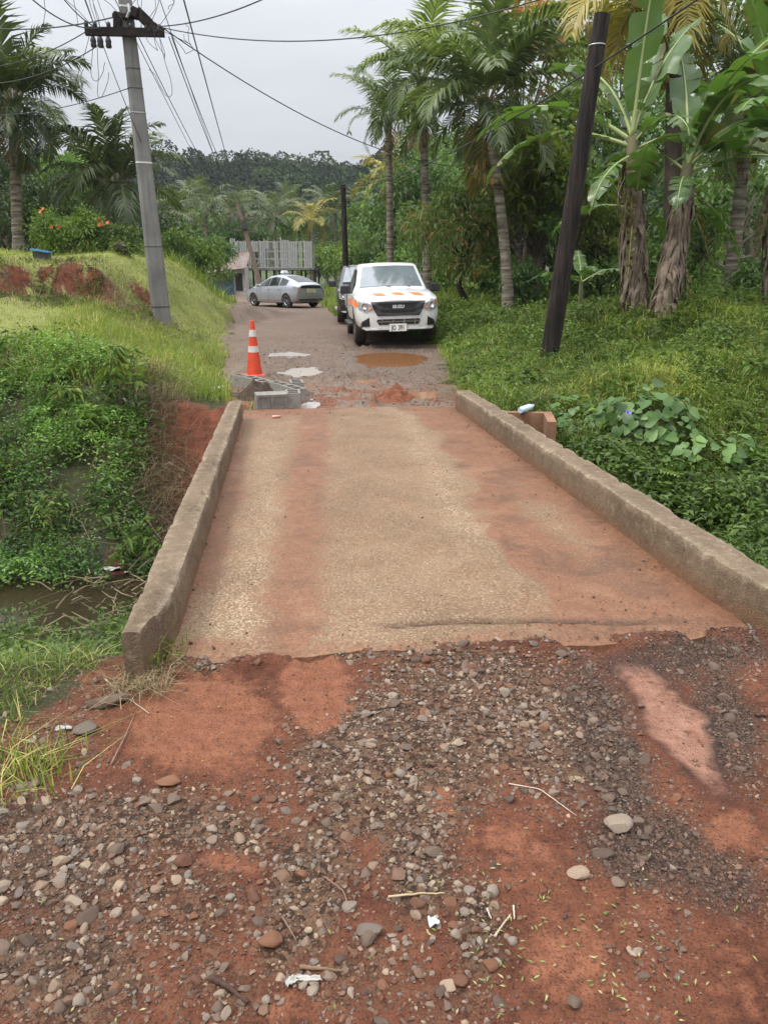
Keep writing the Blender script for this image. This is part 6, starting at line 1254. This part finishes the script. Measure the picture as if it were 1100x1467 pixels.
# right hand slope: long arching grass and leafy weeds
def krig(x, y):
    s, t, dl, dr = slope_mask(x, y); return (dr > -.05 + .35 * fbm(x * 3, y * 3, 3, 12)) * (s > 7.3) * np.clip((9.5 / y) ** 2, .10, 1) * ((t > 2.6) | (s > 10.3))
def clumps(r, cx, cy, per, spread, H, Wd, tint, lean):
    n = len(cx); k = np.repeat(np.arange(n), per); m = len(k); o = r.normal(size=(m, 2)) * spread[k][:, None]; x, y = cx[k] + o[:, 0], cy[k] + o[:, 1]; P = np.stack([x, y, h(x, y) - .015], -1)
    dirn = np.arctan2(o[:, 1], o[:, 0]) + r.normal(size=m) * .7; ln = np.abs(r.normal(size=m)) * lean + .15; hh = H[k] * (.45 + .75 * r.random(m)); az = dirn + 1.57 + r.normal(size=m) * .5; w = (Wd[k] * (.7 + .6 * r.random(m)))[:, None] * .5
    S = np.stack([np.cos(az), np.sin(az), np.zeros(m)], -1) * w; d = np.stack([np.cos(dirn), np.sin(dirn), np.zeros(m)], -1) * ln[:, None]; z = np.array([0, 0, 1.])
    a = P + (d * .35 + z * .6) * hh[:, None]; t = P + (d * 1.35 + z * np.clip(.95 - .45 * ln[:, None], .25, 1)) * hh[:, None]
    V = np.stack([P - S, P + S, a + S * .85, a - S * .85, t], 1).reshape(-1, 3); i = np.arange(m)[:, None] * 5; tt = np.clip(tint[k] + .12 * r.normal(size=m), 0, 1); return V, [np.asarray(i + [0, 1, 2, 3]), np.asarray(i + [3, 2, 4])], np.concatenate([tt, tt])
x, y = scatter(r9, 60000, .2, 13, 6.5, 27, krig); n = len(x); d = np.clip(y / 11, .75, 2.2); fb = fbm(x * .9, y * .9, 4, 14); V, F, tt = clumps(r9, x, y, 16, .045 * d, (.10 + .20 * r9.random(n)) * (.3 + 1.3 * fb) * d ** .5, .011 * d, np.clip(-.05 + .68 * r9.random(n) ** 1.2 + 1.3 * (fbm(x * .55, y * .55, 4, 15) - .47), 0, .9), .8)
obj('slope_grass', mesh('slope_grass', V, F, F_GRASS, tt, True), kind='stuff', label='lush long green grass covering the verge beyond the kerb')
x, y = scatter(r9, 260000, .8, 12, 6.2, 24, lambda x, y: krig(x, y) * (.2 + 1.2 * (fbm(x * .8, y * .8, 3, 16) > .48)) * .5); n = len(x); d = np.clip(y / 11, .7, 2); P = np.stack([x, y, h(x, y) + (.02 + (.16 + .40 * np.clip(fbm(x * 1.1, y * 1.1, 4, 59) - .45, 0, 1) * 3) * r9.random(n) ** 1.2) * d ** .5], -1); V, F = leaf_geo(P, r9.normal(size=(n, 3)) * [1, 1, .35] + [0, -.3, .15], (.035 + .045 * r9.random(n)) * d, .028 * d, r9); obj('slope_weeds', mesh('slope_weeds', V, [F], F_WEED, np.repeat(np.clip(.1 + .6 * r9.random(n) + .5 * (fbm(x * .9, y * .9, 3, 18) - .45), 0, 1), 2)), kind='stuff', label='small leaved weeds matted over the bank beside the kerb')
# leafy cover on the creek bank (left)
def kcov(x, y):
    s, t, dl, dr = slope_mask(x, y); n = fbm(x * 1.2, y * 1.2, 4, 22); return (t < -1.32 - .17 * np.clip(s - 7.5, 0, 9) - .5 * (n - .4)) * ss(6.9, 7.4, s) * ss(13.6, 11.6, s + (n - .5) * 3 + .9 * np.clip(t + 3.4, 0, 3)) * (.25 + .75 * (n > .36)) * (.12 + .88 * (fbm(x * 3.2, y * 3.2, 3, 29) > .40))
x, y = scatter(r9, 170000, -9, -1.6, 6.3, 14.5, kcov); n = len(x); lump = fbm(x * 1.5, y * 1.5, 5, 23); P = np.stack([x, y, h(x, y) + .62 * np.clip(lump - .2, 0, 1) * r9.random(n) ** .5 + .012], -1); dk = ss(8.6, 7.2, st(x, y)[0])
V, F = leaf_geo(P, r9.normal(size=(n, 3)) * [1, 1, .4] + [0, -.55, .1], (.03 + .035 * r9.random(n)) * np.where(r9.random(n) < .10, 1.9, 1), .022 + .014 * r9.random(n), r9); obj('bank_cover', mesh('bank_cover', V, [F], F_COVER, np.repeat(np.clip(-.02 + .55 * r9.random(n) + 1.3 * (lump - .44) + .38 * ss(8.5, 12, y), 0, 1), 2)), kind='stuff', label='glossy bright green leaves carpeting the creek bank')
# dry vines over the cut bank
def kdry(x, y):
    s, t, dl, dr = slope_mask(x, y); return (np.exp(-((t + 1.35 + .16 * (s - 7.5)) / .33) ** 2) * ss(7.4, 8.5, s) * ss(12.6, 11, s)) 
x, y = scatter(r9, 66000, -6, -1.2, 7, 13.5, kdry); n = len(x); P = np.stack([x, y, h(x, y) + .02], -1); V, F = blade_geo(P, .08 + .22 * r9.random(n), .006, r9, 1.3, .9); obj('dry_vines', mesh('dry_vines', V, F, F_DRY, np.tile(r9.random(n) ** 1.4 * .9, 2)), kind='stuff', label='dry brown vines and stalks hanging over the red cut bank')
x, y = scatter(r9, 90000, -6.5, -1.2, 7, 14, lambda x, y: kdry(x + .25, y) * .5 + .35 * np.exp(-(((x + 4.0) / 1.3) ** 2 + ((y - 11.4) / .8) ** 2))); n = len(x); P = np.stack([x, y, h(x, y) + .02 + .10 * r9.random(n)], -1); V, F = leaf_geo(P, r9.normal(size=(n, 3)) * [1, 1, .5], .03 + .03 * r9.random(n), .022, r9); obj('bank_weeds', mesh('bank_weeds', V, [F], F_WEED, np.repeat(np.clip(.5 * r9.random(n) - .02, 0, 1), 2)), kind='stuff', label='sparse dark weeds between the leaf carpet and the dry vines')
# near left: grass and weeds between gravel and creek
def knear(x, y):
    s, t, dl, dr = slope_mask(x, y); return (dl > -.22 + .5 * fbm(x * 4, y * 4, 3, 24)) * (s < 6.0) * (t < TL - .30) * (y > 2.1) * (.3 + .9 * (fbm(x * 3, y * 3, 3, 25)))
x, y = scatter(r9, 60000, -4.2, -.9, 2.1, 6.3, knear); n = len(x); grass_obj('bank_grass', 'mixed green and straw coloured grass beside the near end of the kerb', F_GRASS, x, y, .025 + .085 * r9.random(n) ** 1.8 * (.4 + 1.2 * fbm(x * 3, y * 3, 2, 3)), .005, r9, np.where(r9.random(n) < .14, .97, np.clip(.02 + .42 * r9.random(n), 0, 1)), 1.0)
x, y = scatter(r9, 26000, -3.6, -1.0, 3.6, 6.2, lambda x, y: knear(x, y) * ss(3.6, 4.4, y) * (.3 + 1.0 * (fbm(x * 2, y * 2, 3, 26) > .5))); n = len(x); P = np.stack([x, y, h(x, y) + .02 + (.18 + .30 * ss(4.4, 5.6, y)) * r9.random(n)], -1); V, F = leaf_geo(P, r9.normal(size=(n, 3)) * [1, 1, .4] + [0, -.3, .2], .03 + .04 * r9.random(n), .02 + .012 * r9.random(n), r9); obj('creek_weeds', mesh('creek_weeds', V, [F], F_WEED, np.repeat(np.clip(.05 + .6 * r9.random(n), 0, 1), 2)), kind='stuff', label='leafy weeds at the creek edge beside the kerb')
# straw at the kerb end, tufts, litter of leaflets
x = r9.normal(size=450) * .08 - .98; y = r9.normal(size=450) * .07 + 2.78; k = st(x, y)[1] < TL + .05; x, y = x[k], y[k]; P = np.stack([x, y, h(x, y) + .01], -1); V, F = blade_geo(P, .03 + .05 * r9.random(len(x)), .003, r9, 1.3, .8); obj('dry_straw', mesh('dry_straw', V, F, F_DRY, np.tile(.25 + .75 * r9.random(len(x)), 2)), kind='stuff', label='dry straw tangled at the near end of the kerb')
def tuft(px, py, n, H, lab, tb=.4, sp=.05):
    p = ground(px, py); r = np.random.default_rng(int(px)); P = r.normal(size=(n, 3)) * [sp, sp, 0]; V, F = blade_geo(P, H * (.4 + .7 * r.random(n)), .005, r, .8, .8); t = np.clip(tb + .4 * r.normal(size=n), 0, 1); o = obj('grass_tuft', mesh('grass_tuft', V, F, F_GRASS, np.tile(t, 2)), None, p); tag(o, lab, 'grass tuft')
tuft(1078, 890, 120, .16, 'grass tuft growing at the near end of the kerb beside the wet gravel', .5, .06); tuft(228, 950, 90, .18, 'grass tuft against the chipped kerb end by the straw', .3, .06); tuft(35, 1110, 220, .13, 'grass clump on the gravel nearest to the camera', .6, .09); tuft(358, 588, 40, .22, 'grass tuft sprouting between kerb top and hollow block', .5, .05); tuft(678, 545, 70, .3, 'dry grass tuft at the far end of the kerb beside the road', .8, .1)
# pale green leaflets lying on the mud
n = 190; px = np.where(r9.random(n) < .6, r9.normal(size=n) * 110 + 790, r9.uniform(0, 1100, n)); py = np.where(px > 600, r9.normal(size=n) * 75 + 1345, r9.uniform(980, 1466, n)); L = []
for a, b_ in zip(px, py):
    if 950 < b_ < 1466:
        rr = ray(a, b_); t = -CAMZ / rr[2]; L.append((rr[0] * t, rr[1] * t))
L = np.array(L); n = len(L); P = np.stack([L[:, 0], L[:, 1], h(L[:, 0], L[:, 1]) + .008], -1); V, F = leaf_geo(P, r9.normal(size=(n, 3)) * [1, 1, .08], .017 * (.7 + .6 * r9.random(n)), .0055, r9, 0, .15, up=np.tile([0, 0, 1.], (n, 1)) + r9.normal(size=(n, 3)) * .15); obj('leaf_litter', mesh('leaf_litter', V, [F], fol('fallen_leaflet', [(0, (.11, .15, .04)), (.6, (.20, .25, .08)), (1, (.38, .33, .19))], .6, .1, 3), np.repeat(r9.random(n), 2)), kind='stuff', label='small pale green leaflets fallen on the mud')

# ------------------------------------------------------------------ single plants
def sapling():
    p = ground(158, 590, 7); b0 = Vector((p.x, p.y, p.z)); t = thing('cassava_plant', 'slender young plant with long drooping leaves on the leafy bank', 'plant', b0); r = np.random.default_rng(4); P = [Vector((0, 0, 0)), Vector((.03, 0, .4)), Vector((.12, -.03, .85))]
    MB().tube(P, (.014, .011, .006), 7).tube([P[1] * .5, Vector((-.35, -.1, .30)), Vector((-.60, -.15, .28))], (.009, .007, .004), 6).obj('stem', plain('green_stem', (.16, .20, .06), .6), t, True); b = MB()
    for k in range(26):
        o = np.array([.12, -.03, .85]) * (1 - .5 * r.random()) if k < 17 else np.array([-.35 - .25 * r.random(), -.12, .29]); a = r.random() * 6.3
        for q in range(5):
            d = np.array([math.cos(a + q * .35), math.sin(a + q * .35), .2 - .7 * r.random()]); V, F = leaf_geo(np.array([o + d * .05]), np.array([d]), .20 * r.uniform(.7, 1.1), .045, r, .35, .2, up=np.array([[0, 0, 1.]])); b.add(V, [F], np.full(2, np.clip(.55 + .3 * r.normal(), 0, 1)))
    b.obj('leaves', F_WEED, t)
sapling()
def heart_geo(P, D, N, L):
    S = unit(np.cross(D, N)); sh = np.array([(0, 0), (.18, -.12), (.42, -.02), (.50, .28), (.30, .66), (0, 1.0), (-.30, .66), (-.50, .28), (-.42, -.02), (-.18, -.12)]); V = P[:, None] + (S[:, None] * sh[None, :, 0:1] + D[:, None] * sh[None, :, 1:2] + N[:, None] * (np.abs(sh[:, 0]) * .22 - sh[:, 1] ** 2 * .15)[None, :, None]) * L[:, None, None]
    n = len(P); m = P[:, None] + (D[:, None] * .3) * L[:, None, None]; V = np.concatenate([V, m], 1); i = np.arange(10); f = np.stack([i, (i + 1) % 10, np.full(10, 10)], -1); return V.reshape(-1, 3), (f[None] + (np.arange(n) * 11)[:, None, None]).reshape(-1, 3)
def vine():
    p = ground(925, 640, 6); t = thing('morning_glory_vine', 'heart leaved vine with one purple flower spilling over the kerb bank', 'vine', p); r = np.random.default_rng(12); b = MB(); n = 430
    u = r.random(n); a = r.normal(size=n); lo = np.where(u < .54, 0, np.where(u < .80, 1, 2))[:, None]; O = unit(r.normal(size=(n, 3))); O[:, 2] = np.abs(O[:, 2]); P = np.where(lo == 0, O * [.60, .48, .62] + [.02, .12, .0], np.where(lo == 1, O * [.55, .4, .36] + [-.72, .42, .05], O * [.65, .55, .30] + [.55, -.25, -.16])); P = P * (1 + .16 * r.normal(size=(n, 1))); P[:, 2] += .05
    N = unit(O + r.normal(size=(n, 3)) * .3 + [0, -.5, .45]); D = unit(np.cross(N, np.stack([np.cos(a), np.sin(a), a * 0], -1)) + [0, -.3, -.8]); D = unit(D - N * (D * N).sum(-1, keepdims=True)); V, F = heart_geo(P, D, N, .06 + .10 * r.random(n)); b.add(V, [F], np.repeat(np.clip(.05 + .75 * r.random(n) ** 1.2, 0, 1), 10)); b.obj('leaves', fol('vine_leaf', [(0, (.05, .10, .03)), (.5, (.11, .21, .06)), (1, (.19, .29, .10))], .4, .3, .8), t, True)
    b = MB()
    for k in range(14): q = P[r.integers(n)]; b.tube([q * .2 + [0, .1, -.05], q * .7 + r.normal(size=3) * .05, q], (.006, .005, .003), 5)
    b.obj('stems', M_BARKD, t); pts = P[(P[:, 0] < -.1)]; c = Vector(ground(885, 628, 6)) - p + Vector((0, -.30, .36)); V, F = lathe([(.006, -.04), (.012, -.01), (.028, .012), (.036, .016)], 14); M = Matrix.Translation(c) @ Matrix.Rotation(R(55), 4, 'X'); obj('flower', mesh('flower', V @ np.array(M.to_3x3()).T + np.array(M.translation), [F], plain('purple_petal', (.22, .14, .62), .5, c2=(.35, .25, .75)), smooth=True), t)
vine()
def fern(px, py, label, seed, n=9, L=.55, grp='ferns by the kerb'):
    p = ground(px, py, 5); t = thing('fern_plant', label, 'fern', p, 0, grp); r = np.random.default_rng(seed); b = MB()
    for k in range(n):
        az, e = r.random() * 6.3, r.uniform(.3, .9); P = [np.array([0, 0, .05])]; m = 14
        for q in range(m): e -= 1.1 / m; P.append(P[-1] + np.array([math.cos(az) * math.cos(e), math.sin(az) * math.cos(e), math.sin(e)]) * L / m)
        P = np.array(P); b.tube(P, np.linspace(.005, .002, m + 1), 4, .3); T = unit(np.gradient(P, axis=0)); S = unit(np.cross(T, [0, 0, 1.]))
        for sg in (-1, 1): w = .13 * np.sin(np.pi * (np.arange(2, m + 1) / (m + 1)) ** .8) + .02; V, F = leaf_geo(P[2:], S[2:] * sg + T[2:] * .35, w, .038, r, .15, .1, up=np.tile([0, 0, 1.], (m - 1, 1))); b.add(V, [F], np.repeat(np.clip(.35 + .25 * r.random(m - 1), 0, 1), 2))
    b.obj('fronds', F_WEED, t)
fern(912, 690, 'fern like plant with paired leaflets under the heart leaved vine', 1); fern(985, 720, 'fern like plant with paired leaflets lower down in the shade of the bank', 2); fern(955, 668, 'fern like plant directly below the vine flower', 3, 7, .45)
def strap_plant(px, py, label, seed, n=9, H=.6, grp='broad bladed plants on the bank'):
    p = ground(px, py, 4.5); t = thing('ginger_plant', label, 'plant', p, 0, grp); r = np.random.default_rng(seed); b = MB(); b.tube([(0, 0, 0), (.02, 0, H * .55)], (.012, .006), 6)
    for k in range(n):
        o = np.array([.01, 0, H * (.12 + .45 * k / n)]); a = k * 2.4 + r.normal() * .3; e = r.uniform(.3, 1.2); d = np.array([math.cos(a) * math.cos(e), math.sin(a) * math.cos(e), math.sin(e)]); P = [o + d * s * H * .62 - np.array([0, 0, .28 * s * s * H]) for s in np.linspace(0, 1, 7)]; P = np.array(P); S = unit(np.cross(d, [0, 0, 1.])); w = .045 * np.sin(np.pi * (.1 + .9 * np.linspace(0, 1, 7))) ** .7 + .002
        V = np.stack([P - S * w[:, None] + [0, 0, .012], P, P + S * w[:, None] + [0, 0, .012]], 1).reshape(-1, 3); b.add(V, [gridF(7, 3)], .5 + .3 * r.random())
    b.obj('blades', F_COVER, t, True)
strap_plant(1065, 690, 'broad bladed plant standing above the dark weeds beyond the kerb', 1, 11, .62); strap_plant(1035, 770, 'broad bladed plant low beside the kerb under the taller one', 2, 9, .42); strap_plant(900, 560, 'broad bladed seedling in the grass above the heart leaved vine', 3, 7, .35)
def debris():
    r = np.random.default_rng(6); b = MB()
    for k in range(90):
        px, py = r.uniform(120, 205), r.uniform(815, 905); s = 5.6 + r.random() * 1.6; t = -1.15 - r.random() * 1.0; x, y = xy(s, t); z = max(h1(x, y), -1.2) + .03 + .16 * r.random(); a = r.random() * 6.3; L = r.uniform(.12, .5); d = Vector((math.cos(a), math.sin(a), r.normal() * .25)) * L; q = Vector((x, y, z)); b.tube([q, q + d * .5 + Vector((0, 0, r.normal() * .03)), q + d], (.007, .006, .003), 5, r.random())
    b.obj('flood_debris', F_DRY, None, kind='stuff', label='tangle of dead sticks and stalks caught at the bridge edge in the creek')
debris()

# tall dark leafy weeds filling the creek side below the right kerb
x, y = scatter(r9, 90000, 1.6, 8, 4.2, 10.5, lambda x, y: (st(x, y)[1] > 2.62) * ss(4.6, 5.4, st(x, y)[0]) * ss(9.6, 8.2, st(x, y)[0]) * (.35 + .9 * (fbm(x * 1.6, y * 1.6, 3, 44) > .45))); n = len(x)
P = np.stack([x, y, np.maximum(h(x, y), -1.2) + .75 * r9.random(n) * (.4 + .9 * fbm(x * 1.3, y * 1.3, 3, 45)) * ss(9.5, 7.5, st(x, y)[0])], -1); V, F = leaf_geo(P, r9.normal(size=(n, 3)) * [1, 1, .4] + [-.1, -.4, .1], .06 + .07 * r9.random(n), .03 + .025 * r9.random(n), r9); obj('creek_thicket', mesh('creek_thicket', V, [F], F_WEED, np.repeat(np.clip(.02 + .5 * r9.random(n) ** 1.4, 0, 1), 2)), kind='stuff', label='dark leafy thicket rising from the creek beyond the kerb')
# taller mixed weeds, stems and dead stalks that break the carpets up
def weed_clumps(name, label, x, y, r, mat, L0, H0, per, tb):
    V, F, T = [], [], []; n = len(x); k = np.repeat(np.arange(n), per); m = len(k); a = r.random(m) * 6.283; rad = np.abs(r.normal(size=m)) * .09; hh = (H0 * (.5 + r.random(n)))[k] * r.random(m) ** .7; px, py = x[k] + np.cos(a) * rad * (1 + hh), y[k] + np.sin(a) * rad * (1 + hh)
    P = np.stack([px, py, h(px, py) + hh], -1); D = np.stack([np.cos(a), np.sin(a), r.normal(size=m) * .5 + .2], -1); ls = (L0 * (.6 + .8 * r.random(n)))[k]; tt = np.clip(tb + (.7 * r.random(n) - .1)[k] + .15 * r.normal(size=m), 0, 1); V, F = leaf_geo(P, D, ls, ls * .38, r, .3)
    obj(name, mesh(name, V, [F], mat, np.repeat(tt, 2)), kind='stuff', label=label)
x, y = scatter(r9, 420, -8, -1.8, 7.2, 13.5, kcov); weed_clumps('bank_tall_weeds', 'taller mixed weeds standing out of the leaf carpet on the creek bank', x, y, r9, F_WEED, .11, .34, 26, .05)
x, y = scatter(r9, 2600, -8, -1.3, 7.2, 13.5, lambda x, y: np.maximum(kcov(x, y), kdry(x, y))); P = np.stack([x, y, h(x, y) + .05], -1); V, F = blade_geo(P, .18 + .30 * r9.random(len(x)), .008, r9, 1.1, .9); obj('bank_stalks', mesh('bank_stalks', V, F, F_DRY, np.tile(.8 * r9.random(len(x)), 2)), kind='stuff', label='dead stalks sticking out of the creek bank leaves')
x, y = scatter(r9, 750, .6, 12, 7.5, 22, krig); weed_clumps('slope_tall_weeds', 'taller broad leaved weeds scattered through the long grass beyond the kerb', x, y, r9, F_WEED, .13, .30, 22, .0)
x, y = scatter(r9, 16000, .4, 12, 7.5, 22, krig); P = np.stack([x, y, h(x, y)], -1); V, F = blade_geo(P, .12 + .22 * r9.random(len(x)), .007, r9, .9, .9); obj('slope_stalks', mesh('slope_stalks', V, F, F_DRY, np.tile(.35 + .6 * r9.random(len(x)), 2)), kind='stuff', label='dry seeding stalks among the long grass beyond the kerb')
# ------------------------------------------------------------------ air
def haze():
    V = [(x, y, z) for z in (-4, 75) for y in (-16, 480) for x in (-270, 270)]
    me = mesh('haze', V, [np.array([[0, 2, 3, 1], [4, 5, 7, 6], [0, 1, 5, 4], [2, 6, 7, 3], [0, 4, 6, 2], [1, 3, 7, 5]])])
    m = bpy.data.materials.new('air'); m.use_nodes = True; nt = m.node_tree; nt.nodes.remove(nt.nodes['Principled BSDF']); v = nt.nodes.new('ShaderNodeVolumePrincipled'); v.inputs['Color'].default_value = (.80, .88, 1.0, 1); v.inputs['Density'].default_value = .00028; v.inputs['Anisotropy'].default_value = .2
    nt.links.new(v.outputs[0], nt.nodes['Material Output'].inputs['Volume']); me.materials.append(m); obj('haze', me, kind='stuff')
haze()

x, y = scatter(r9, 26000, -11, -4, 15.8, 19.2, lambda x, y: np.exp(-(((x + 7.4) / 2.6) ** 2 + ((y - 17.3) / 1.0) ** 2)) * (fbm(x * 2.6, y * 2.6, 4, 53) > .50)); n = len(x); P = np.stack([x, y, h(x, y) + .01 + .07 * r9.random(n)], -1); V, F = leaf_geo(P, r9.normal(size=(n, 3)) * [1, 1, .5] + [0, -.3, .2], .05 + .05 * r9.random(n), .03, r9); obj('scarp_weeds', mesh('scarp_weeds', V, [F], F_WEED, np.repeat(np.clip(.6 * r9.random(n) - .1, 0, 1), 2)), kind='stuff', label='small weeds scattered over the bare red scarp of the lawn')
x, y = scatter(r9, 9000, -11, -4, 15.8, 19.2, lambda x, y: np.exp(-(((x + 7.0) / 2.8) ** 2 + ((y - 17.2) / 1.1) ** 2))); n = len(x); P = np.stack([x, y, h(x, y)], -1); V, F = blade_geo(P, .06 + .14 * r9.random(n), .010, r9, 1.2, .8); obj('scarp_straw', mesh('scarp_straw', V, F, F_DRY, np.tile(.7 * r9.random(n), 2)), kind='stuff', label='dry stalks on the bare red scarp of the lawn')
